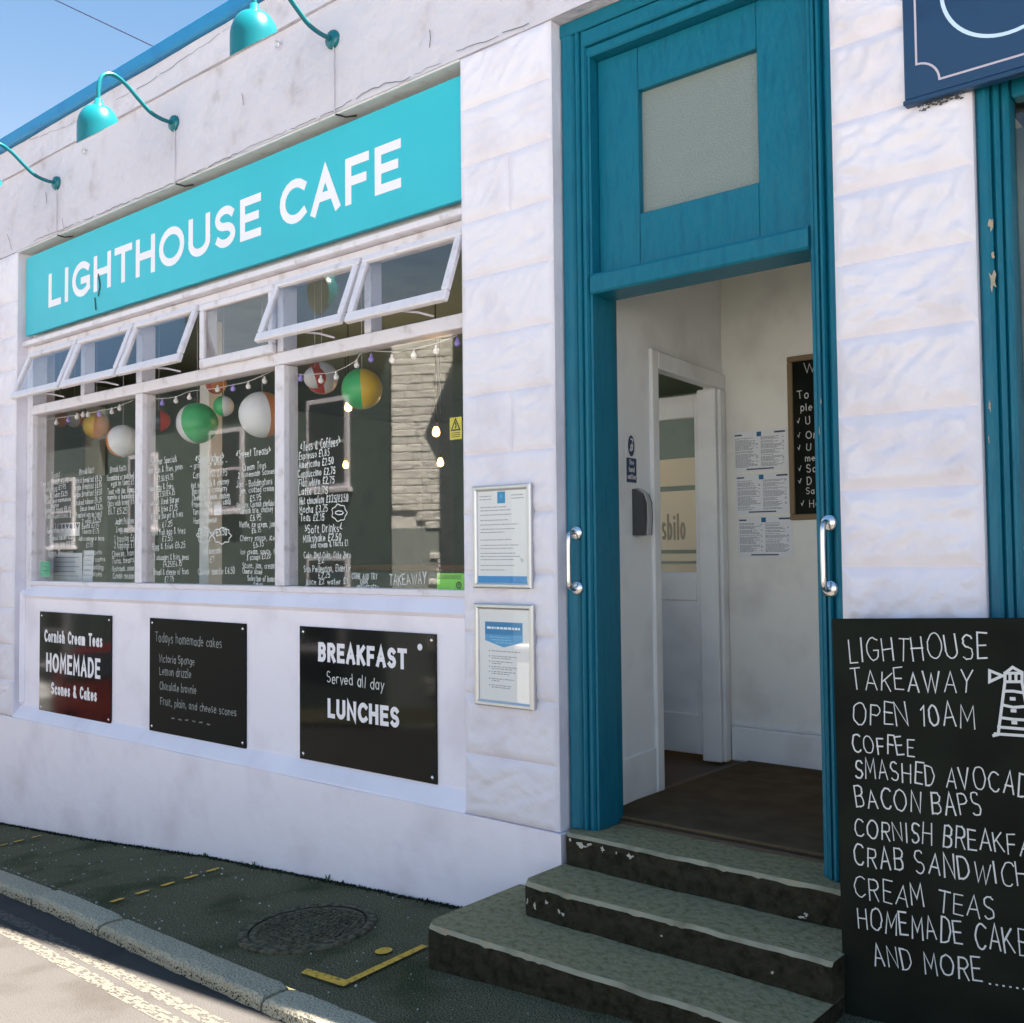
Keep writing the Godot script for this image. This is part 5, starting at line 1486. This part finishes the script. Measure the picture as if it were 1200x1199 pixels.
# ---------------------------------------------------------------- what hangs and stands just behind the glass
func ball(px: float, py: float, z: float, rpx: float, cols: Array, turn: float, tilt: float, label: String) -> void:
	var p := W(px, py, z)
	var r := rpx / FPX * -(cb.inverse() * (p - CAM)).z
	var o := thing("beach_ball", label, "beach ball", p, "beach balls hung in the window")
	o.rotation = Vector3(tilt, turn, tilt * 0.6)
	var n := cols.size()
	for i in n:
		var st := newst()
		var a0 := TAU * i / n
		var a1 := TAU * (i + 1) / n
		for u in 6:
			for v in 14:
				var q := []
				for c in [[u, v], [u + 1, v], [u + 1, v + 1], [u, v + 1]]:
					var az := lerpf(a0, a1, c[0] / 6.0)
					var el: float = PI / 2 - PI * c[1] / 14.0
					q.append(Vector3(cos(el) * cos(az), sin(el), cos(el) * sin(az)) * r)
				if v > 0: tri(st, q[0], q[1], q[2])
				if v < 13: tri(st, q[0], q[2], q[3])
		done(st, "panel", cols[i], o, true)
	var ts := newst()
	var up := o.basis.inverse() * Vector3.UP
	tube(ts, [up * r * 0.99, up * (3.615 - p.y)], 0.0015, 5)
	done(ts, "thread", M.frame, o)
func window_display() -> void:
	var R: Material = M.ballred
	var O: Material = M.ballorange
	var Y: Material = M.ballyellow
	var Gn: Material = M.ballgreen
	var Wt: Material = M.ballwhite
	ball(70, 492, -0.62, 9, [O, Wt, R, O], -0.6, 0.1, "small orange and white beach ball at the far end of the window")
	ball(87, 491, -0.75, 10, [Wt, Wt, Wt, O], 0.2, 0.1, "small pale beach ball beside the small orange one")
	ball(113, 499, -0.60, 15.5, [Y, O, R, O], -0.68, -0.1, "yellow and orange beach ball behind the far left pane")
	ball(144, 517, -0.45, 19, [O, Wt, Wt, Wt], -1.56, 0.15, "large white beach ball with an orange edge beside the first mullion")
	ball(186, 493, -0.62, 13, [R, M.balldark, R, M.balldark], 1.2, 0.1, "half hidden dark red beach ball behind the middle pane")
	ball(231, 496, -0.45, 24, [Wt, Gn, Gn, Gn], -1.41, 0.1, "large green beach ball with a white stripe behind the middle pane")
	ball(262, 476, -0.55, 12, [Gn, Wt, Wt, Wt], -0.73, 0.05, "small green and white beach ball beside the large green one")
	ball(253, 450, -0.70, 12, [O, R, O, Y], 0.5, 0.0, "orange beach ball tucked up under the transom")
	ball(307, 486, -0.42, 27, [Wt, Wt, O, O], -0.27, 0.12, "large white and orange beach ball beside the second mullion")
	ball(377, 443, -0.62, 19, [R, Wt, O, Wt], -0.68, 0.2, "white and red beach ball high behind the widest pane")
	ball(369, 443, -0.42, 13, [Wt, R, O, R], -0.7, 0.3, "small patchwork beach ball in front of a white one")
	ball(424, 456, -0.48, 24, [Gn, Y, Gn, Y], -0.78, 0.05, "green and yellow beach ball hanging behind the widest pane")
	# string lights along the head of the window
	var so := thing("string_lights", "string of tiny white and violet bulbs looped along the window top", "string lights", W(300, 450, -0.19))
	var runs := [[[47, 497], [60, 494], [80, 491], [105, 487], [118, 484], [134, 481], [156, 472]], [[170, 470], [190, 470], [206, 468], [222, 462], [253, 458], [273, 454], [291, 450], [312, 441], [322, 436]], [[335, 434], [345, 440], [352, 442], [375, 441], [394, 438], [418, 425], [425, 415], [459, 415], [485, 412], [512, 405], [536, 396]]]
	for r in runs:
		var pts := []
		for p in r: pts.append(W(p[0], p[1] - 3, -0.19) - so.position)
		var st := newst()
		tube(st, curve_pts(pts, 0.04), 0.0022, 5)
		done(st, "wire", M.frame, so)
	var k := 0
	for p in [[66, 495], [80, 492], [90, 488], [97, 486], [103, 486], [116, 485], [131, 482], [140, 478], [176, 471], [190, 472], [206, 469], [222, 465], [255, 456], [273, 455], [291, 452], [310, 446], [344, 443], [352, 443], [376, 445], [394, 441], [418, 427], [435, 420], [459, 421], [485, 416], [511, 410], [536, 401], [48.5, 500], [48.5, 522], [49.5, 547], [48.5, 592], [50.5, 614], [48.5, 640]]:
		var q := W(p[0], p[1], -0.19) - so.position
		var st := newst()
		lathe(st, [Vector2(0.0, 0.026), Vector2(0.006, 0.024), Vector2(0.007, 0.012), Vector2(0.014, 0.002), Vector2(0.016, -0.008), Vector2(0.011, -0.018), Vector2(0.0, -0.022)], Transform3D(Basis(), q), 10)
		done(st, "fairy_bulb", M.violet if k % 4 == 1 else M.bulbwhite, so, true)
		k += 1
	# wire of lights down the far jamb
	var sw := newst()
	tube(sw, [W(47, 492, -0.19) - so.position, W(47, 560, -0.19) - so.position, W(47, 650, -0.19) - so.position], 0.002, 5)
	done(sw, "wire", M.frame, so)
	# stickers and cards on the glass
	sticker("warning_sticker", "yellow warning sticker with a black triangle on the widest pane's edge", 527, 489, 541, 515, M.stickyellow, 0)
	sticker("rating_sticker", "bright green rating sticker in the lower corner of the widest pane", 512, 672, 544, 693, M.stickgreen, 1)
	sticker("green_tag", "small green tag stuck low on the far left pane", 47, 658, 58, 676, M.tag, 2)
	card("menu_card", "white printed card propped on the sill behind the far left pane", 61, 648, 96, 684, 0.0)
	card("menu_card", "pale grey card leaning beside the white card on the sill", 96, 645, 108, 684, 0.2)
	card("lettered_card", "pale card with reversed dark lettering behind the far left pane", 60, 612, 93, 629, 0.1)
	card("price_tag", "small white tag hanging behind the middle pane", 251, 591, 259, 604, 0.0)
func sticker(n: String, label: String, x0: float, y0: float, x1: float, y1: float, m: Material, kind: int) -> void:
	var z := -0.1290
	var a := W(x0, (y0 + y1) / 2, z); var b := W(x1, (y0 + y1) / 2, z)
	var t := W((x0 + x1) / 2, y0, z); var u := W((x0 + x1) / 2, y1, z)
	var c := Vector3((a.x + b.x) / 2, (t.y + u.y) / 2, z)
	var hx := (b.x - a.x) / 2; var hy := (t.y - u.y) / 2
	var o := thing(n, label, "sticker", c)
	bx("sheet", Vector3(-hx, -hy, -0.0012), Vector3(hx, hy, -0.0002), m, o, 0.0)
	var st := newst()
	if kind == 0:
		stroke(st, PackedVector2Array([Vector2(-hx * 0.7, -hy * 0.15), Vector2(0, hy * 0.85), Vector2(hx * 0.7, -hy * 0.15), Vector2(-hx * 0.7, -hy * 0.15)]), hx * 0.09, Transform3D(), 0.0004)
		stroke(st, PackedVector2Array([Vector2(0, hy * 0.5), Vector2(hx * 0.1, hy * 0.2), Vector2(-hx * 0.05, hy * 0.05)]), hx * 0.09, Transform3D(), 0.0008)
		for k in 3: stroke(st, PackedVector2Array([Vector2(-hx * 0.7, -hy * (0.4 + k * 0.18)), Vector2(hx * 0.7, -hy * (0.4 + k * 0.18))]), hy * 0.03, Transform3D(), 0.0004)
	elif kind == 1:
		for k in 4: stroke(st, PackedVector2Array([Vector2(-hx * 0.9, hy * (0.75 - k * 0.12)), Vector2(hx * 0.8, hy * (0.75 - k * 0.12))]), hy * 0.02, Transform3D(), 0.0004)
		var rc := PackedVector2Array()
		for k in 17: rc.append(Vector2(hx * 0.62 + hx * 0.16 * cos(TAU * k / 16), -hy * 0.3 + hx * 0.16 * sin(TAU * k / 16)))
		stroke(st, rc, hx * 0.035, Transform3D(), 0.0008)
		write(st, "5", Vector3(hx * 0.56, -hy * 0.42, 0.0008), Vector3(hx * 0.68, -hy * 0.42, 0.0008), hy * 0.3, hx * 0.02)
	else:
		for k in 2: stroke(st, PackedVector2Array([Vector2(-hx * 0.5, hy * (0.3 - k * 0.5)), Vector2(hx * 0.5, hy * (0.3 - k * 0.5))]), hy * 0.03, Transform3D(), 0.0004)
	done(st, "print", M.dark, o)
func card(n: String, label: String, x0: float, y0: float, x1: float, y1: float, lean: float) -> void:
	var z := -0.36
	var a := W(x0, y1, z); var b := W(x1, y0, z)
	var o := thing(n, label, "card", Vector3((a.x + b.x) / 2, a.y, z))
	o.rotation.x = -lean * 0.3
	var hx := (b.x - a.x) / 2
	var h := b.y - a.y
	bx("sheet", Vector3(-hx, 0, -0.002), Vector3(hx, h, 0.0), M.paper, o, 0.0)
	var st := newst()
	if n == "lettered_card":
		write(st, "aipsvaiv", Vector3(-hx * 0.95, h * 0.55, 0.001), Vector3(hx * 0.95, h * 0.55, 0.001), h * 0.5, 0.009)
	else:
		for k in 5:
			var y := h * (0.86 - k * 0.15)
			stroke(st, PackedVector2Array([Vector2(-hx * 0.8, y), Vector2(hx * (0.8 - 0.25 * (k % 2)), y)]), h * 0.008, Transform3D(), 0.001)
	done(st, "print", M.navy if n != "price_tag" else M.faint, o)
	if h > 0.15 and n == "menu_card":
		bx("foot", Vector3(-hx * 0.7, 0.0005, -0.10), Vector3(hx * 0.7, 0.006, -0.0025), M.paper, o, 0.0)

# ---------------------------------------------------------------- the big chalkboard by the steps
func boards() -> void:
	var o := thing("chalkboard", "tall black chalkboard listing takeaway food with a drawn lighthouse, beside the steps", "chalkboard", Vector3(-1.345, gy(-1.33, 0.22) + 0.002, 0.215))
	o.rotation_degrees = Vector3(-4.0, 0.0, 2.2)
	var h := 1.262
	var w := 0.86
	bx("panel", Vector3(0, 0, -0.018), Vector3(w, h, 0.0), M.chalk, o, 0.002)
	bx("rear_leg", Vector3(0.06, 0.0, -0.06), Vector3(0.10, h * 0.9, -0.0185), M.wood, o)
	bx("rear_leg", Vector3(w - 0.10, 0.0, -0.06), Vector3(w - 0.06, h * 0.9, -0.0185), M.wood, o)
	var inv := o.transform.affine_inverse()
	var onb := func(px: float, py: float) -> Vector3:
		var r := ray(px, py)
		var n: Vector3 = o.transform.basis.z
		var p := CAM + r * ((o.position - CAM).dot(n) / r.dot(n))
		return inv * p + Vector3(0, 0, 0.0012)
	var rows := [["LIGHTHOUSE", 996, 776, 1158, 772, 30], ["TAKEAWAY", 999, 808, 1140, 812, 25], ["OPEN 10AM", 1000, 849, 1143, 853, 27], ["COFFEE", 1000, 883, 1072, 886, 22], ["SMASHED AVOCADO", 1002, 911, 1226, 936, 25], ["BACON BAPS", 1004, 947, 1152, 957, 25], ["CORNISH BREAKFAST", 1002, 980, 1242, 1008, 24], ["CRAB SANDWICHES", 1001, 1013, 1240, 1046, 26], ["CREAM TEAS", 1002, 1052, 1166, 1078, 26], ["HOMEMADE CAKES", 1006, 1088, 1222, 1124, 27], ["AND MORE", 1025, 1132, 1152, 1152, 24]]
	var st := newst()
	for t in rows:
		var a: Vector3 = onb.call(t[1], t[2])
		var b: Vector3 = onb.call(t[3], t[4])
		write_parts(o, "chalk_writing", M.chalkwhite, t[0], a, b, t[5] / 378.0, 0.0021, 1.0, 1.5)
	st = newst()
	for k in 7:
		var a: Vector3 = onb.call(1160 + k * 8, 1153 + k * 1.2)
		stroke(st, PackedVector2Array([Vector2(a.x, a.y), Vector2(a.x + 0.002, a.y)]), 0.0022, Transform3D(), a.z)
	done(st, "chalk_writing", M.chalkwhite, o)
	st = newst()
	var pl := [[[1160, 786], [1160, 799], [1175, 792], [1160, 786]], [[1178, 799], [1178, 789], [1182, 786], [1187, 782], [1192, 785], [1198, 788], [1198, 799], [1178, 799]], [[1178, 799], [1170, 861], [1165, 862]], [[1198, 799], [1210, 866]], [[1178, 789], [1198, 789]], [[1184, 789], [1184, 798]], [[1191, 789], [1191, 798]], [[1177, 810], [1188, 810], [1200, 812]], [[1175, 826], [1188, 829], [1203, 828]], [[1173, 841], [1188, 843], [1206, 844]], [[1171, 852], [1208, 855]], [[1167, 860], [1213, 863]]]
	var k2 := 0
	for q in pl:
		var v := PackedVector2Array()
		var zc := 0.0
		for p in q:
			var a: Vector3 = onb.call(p[0], p[1])
			v.append(Vector2(a.x, a.y))
			zc = a.z
		stroke(st, v, 0.0042, Transform3D(), zc + 0.0003 * k2)
		k2 += 1
	for p in [[1187, 819], [1188, 833], [1189, 847]]:
		var a: Vector3 = onb.call(p[0], p[1])
		stroke(st, PackedVector2Array([Vector2(a.x - 0.003, a.y), Vector2(a.x + 0.003, a.y)]), 0.005, Transform3D(), a.z)
	done(st, "lighthouse_drawing", M.chalkwhite, o)

# ---------------------------------------------------------------- steps, manhole, moss, wire
func rough_step(parent: Node3D, x0: float, x1: float, zb: float, zf: float, yt: float, s: int) -> void:
	var sp := Node3D.new()
	sp.name = "step"
	parent.add_child(sp, true)
	var fn := noise(3.5, s, 4)
	var fine := noise(22.0, s + 5, 3)
	var xs := span(x0, x1, 0.02)
	var tread := newst(); var nose := newst(); var riser := newst()
	var cols := []
	for x in xs:
		var j := fn.get_noise_2d(x, 0.0) * 0.010
		var chip := maxf(0.0, fn.get_noise_2d(x * 3.0, 3.0) - 0.12) * 0.022
		var up := fn.get_noise_2d(x, 9.0) * 0.004
		var zf2 := zf + j
		if x - x0 < 0.05: zf2 -= 0.045 * pow(1.0 - (x - x0) / 0.05, 2.0)
		var ybot := gy(x, zf) - 0.12
		var c := [Vector3(x, yt + up, zb), Vector3(x, yt + up + fine.get_noise_2d(x, 1.0) * 0.002, lerpf(zb, zf2, 0.33)), Vector3(x, yt + up + fine.get_noise_2d(x, 2.0) * 0.002, lerpf(zb, zf2, 0.66)), Vector3(x, yt + up - chip * 0.1, zf2 - 0.016), Vector3(x, yt + up - 0.003 - chip * 0.5, zf2 - 0.010 - chip), Vector3(x, yt + up - 0.012 - chip, zf2 - chip * 0.8), Vector3(x, yt - 0.05, zf2 + fine.get_noise_2d(x, 5.0) * 0.003), Vector3(x, lerpf(yt, ybot, 0.6), zf2 - 0.006 + fine.get_noise_2d(x, 7.0) * 0.003), Vector3(x, ybot, zf2 - 0.004)]
		cols.append(c)
	for i in range(cols.size() - 1):
		var a: Array = cols[i]; var b: Array = cols[i + 1]
		for k in 3: quad(tread, a[k], b[k], b[k + 1], a[k + 1])
		for k in [3, 4]: quad(nose, a[k], b[k], b[k + 1], a[k + 1])
		for k in [5, 6, 7]: quad(riser, a[k], b[k], b[k + 1], a[k + 1])
	for e in [0, cols.size() - 1]:
		var c: Array = cols[e]
		var low := Vector3(c[0].x, c[8].y, zb)
		for k in 8:
			if e == 0: tri(riser, low, c[k], c[k + 1])
			else: tri(riser, low, c[k + 1], c[k])
	done(tread, "tread", M.conc, sp, true)
	done(nose, "nosing", M.nosing, sp, true)
	done(riser, "riser", M.concdark, sp, true)
func street_things() -> void:
	var s := thing("entrance_steps", "worn concrete flight of three steps up to the teal doorway", "steps", Vector3.ZERO)
	rough_step(s, -2.645, -1.345, -0.256, 0.012, 0.665, 5)
	rough_step(s, -2.632, -1.343, 0.005, 0.300, 0.533, 6)
	rough_step(s, -2.865, -1.342, 0.015, 0.606, 0.406, 7)
	# broken patches of old white paint on the risers
	for c in [[690, 990, 6, 3, 0.013], [668, 984, 3, 3, 0.013], [722, 1000, 2, 2, 0.013], [618, 1056, 2, 4, 0.301], [682, 991, 10, 5, 0.013], [706, 996, 4, 5, 0.013], [738, 1003, 5, 5, 0.013], [742, 1004, 2, 2, 0.013], [640, 1058, 4, 4, 0.301], [627, 1062, 3, 5, 0.301], [655, 1068, 3, 5, 0.301], [660, 1072, 4, 3, 0.301], [945, 1072, 4, 3, 0.013], [940, 1075, 6, 2, 0.013], [905, 1140, 3, 2, 0.301], [775, 1097, 2, 2, 0.301]]:
		var st := newst()
		var p := W(c[0], c[1], c[4] + 0.012)
		var n := 12
		var v := []
		for k in n:
			var r := rng.randf_range(0.2, 1.15)
			v.append(p + Vector3(cos(TAU * k / n) * c[2] * r, -sin(TAU * k / n) * c[3] * r, 0) * 0.0031)
		for k in n: tri(st, p, v[k], v[(k + 1) % n])
		done(st, "paint_flake", M.flake, s)
	# manhole cover
	var mc := Vector3(-3.655, gy(-3.655, 0.535) + 0.004, 0.535)
	var m := thing("manhole_cover", "round iron manhole cover with a raised grid set in the pavement", "manhole cover", mc)
	m.rotation.z = 0.062
	m.rotation.x = 0.03
	var st := newst()
	lathe(st, [Vector2(0.262, 0.008), Vector2(0.268, 0.0095), Vector2(0.300, 0.0095), Vector2(0.305, 0.004), Vector2(0.305, -0.02)], Transform3D(), 48)
	done(st, "rim", M.iron, m)
	st = newst()
	lathe(st, [Vector2(0, 0.008), Vector2(0.250, 0.008), Vector2(0.255, 0.005), Vector2(0.255, -0.02)], Transform3D(), 48)
	done(st, "cover", M.iron, m)
	st = newst()
	for i in range(-9, 10):
		for j in range(-9, 10):
			var x := i * 0.0265 + (0.013 if j % 2 else 0.0)
			var z := j * 0.0265
			if Vector2(x, z).length() > 0.236: continue
			box(st, Vector3(x - 0.0095, 0.0075, z - 0.0075), Vector3(x + 0.0095, 0.0135, z + 0.0075), 0.002)
	var lug := done(st, "raised_lugs", M.iron, m)
	lug.set_meta("kind", "stuff")
	# dirt, moss and weeds where wall meets pavement
	st = newst()
	for i in 4200:
		var x := rng.randf_range(-10.0, -2.86)
		var z := 0.012 + absf(rng.randfn(0.0, 0.016))
		var y := gy(x, z)
		var a := rng.randf_range(0, TAU)
		var l := rng.randf_range(0.002, 0.011) * (1.0 if rng.randf() < 0.94 else 1.8)
		var wd := rng.randf_range(0.005, 0.014)
		var d := Vector3(cos(a), 0, sin(a) * 0.5)
		tri(st, Vector3(x, y, z) - d * wd, Vector3(x, y + l, z) + Vector3(rng.randfn(0, 0.006), 0, -0.004), Vector3(x, y, z) + d * wd)
	var mo := done(st, "wall_foot_moss", M.moss, self)
	mo.set_meta("label", "dark moss and dirt along the foot of the white wall")
	mo.set_meta("category", "moss")
	mo.set_meta("kind", "stuff")
	st = newst()
	for i in 1500:
		var x := rng.randf_range(-9.0, -1.2)
		var z := kerb_in(x) + 0.140 + rng.randfn(0.0, 0.005)
		var y := gy(x, kerb_in(x)) - 0.046 + rng.randf_range(0.0, 0.03)
		var a := rng.randf_range(0, TAU)
		var d := Vector3(cos(a), 0, sin(a)) * rng.randf_range(0.002, 0.005)
		tri(st, Vector3(x, y, z) - d, Vector3(x, y + rng.randf_range(0.003, 0.009), z + 0.002), Vector3(x, y, z) + d)
	var km := done(st, "kerb_moss", M.moss, self)
	km.set_meta("label", "dark moss growing along the kerb's gutter face")
	km.set_meta("category", "moss")
	km.set_meta("kind", "stuff")
	var wlab := ["largest green weed at the wall foot, close to the manhole cover", "tiny weed at the wall foot near the dashed yellow line", "small weed at the wall foot between the dashes and the manhole"]
	var wi := -1
	for q in [[384, 1030, 0.05], [240, 1012, 0.035], [298, 1018, 0.04]]:
		wi += 1
		var p := W(q[0], q[1], 0.02)
		p.y = gy(p.x, 0.02)
		var wd := thing("weed", wlab[wi], "weed", p, "weeds at the wall foot")
		var ws := newst()
		for k in 9:
			var a := rng.randf_range(0, TAU)
			var l: float = q[2] * rng.randf_range(0.5, 1.0)
			var d := Vector3(cos(a), 0, absf(sin(a))) * l * 0.5
			var e := Vector3(-sin(a), 0, cos(a)) * 0.006
			tri(ws, d * 0.2 - e, d + Vector3(0, l, 0), d * 0.2 + e)
		done(ws, "leaf_blades", M.weed, wd)
	# pale chips of stone in the asphalt
	var mm := MultiMesh.new()
	mm.transform_format = MultiMesh.TRANSFORM_3D
	var pm := SphereMesh.new()
	pm.radial_segments = 5
	pm.rings = 2
	pm.radius = 0.5
	pm.height = 0.6
	mm.mesh = pm
	mm.instance_count = 800
	for i in 800:
		var x := rng.randf_range(-9.5, -2.2)
		var z := rng.randf_range(0.04, 1.0)
		z = minf(z, kerb_in(x) - 0.02)
		var sc := 0.0035 + pow(rng.randf(), 5.0) * 0.012
		mm.set_instance_transform(i, Transform3D(Basis.from_euler(Vector3(rng.randf(), rng.randf() * 6, rng.randf())).scaled(Vector3.ONE * sc), Vector3(x, gy(x, z) + 0.001 + sc * 0.1, z)))
	var gi := MultiMeshInstance3D.new()
	gi.multimesh = mm
	gi.material_override = M.gritstone
	gi.name = "grit"
	add_child(gi)
	gi.set_meta("label", "pale stone chips and grit scattered over the dark pavement")
	gi.set_meta("category", "grit")
	gi.set_meta("kind", "stuff")
	# overhead wire
	var ow := thing("overhead_wire", "single dark overhead wire crossing the sky above the roof", "wire", W(197, 58, -2.5))
	var a0 := W(-160, -110, -1.0) - ow.position
	var a1 := W(260, 92, -3.2) - ow.position
	var ts := newst()
	tube(ts, [a0, a0.lerp(a1, 0.5) + Vector3(0, -0.02, 0), a1], 0.009, 6)
	done(ts, "cable", M.wire, ow)
	bx("roof_bracket", a1 + Vector3(-0.03, -0.9, -0.03), a1 + Vector3(0.03, 0.05, 0.03), M.dark, ow)
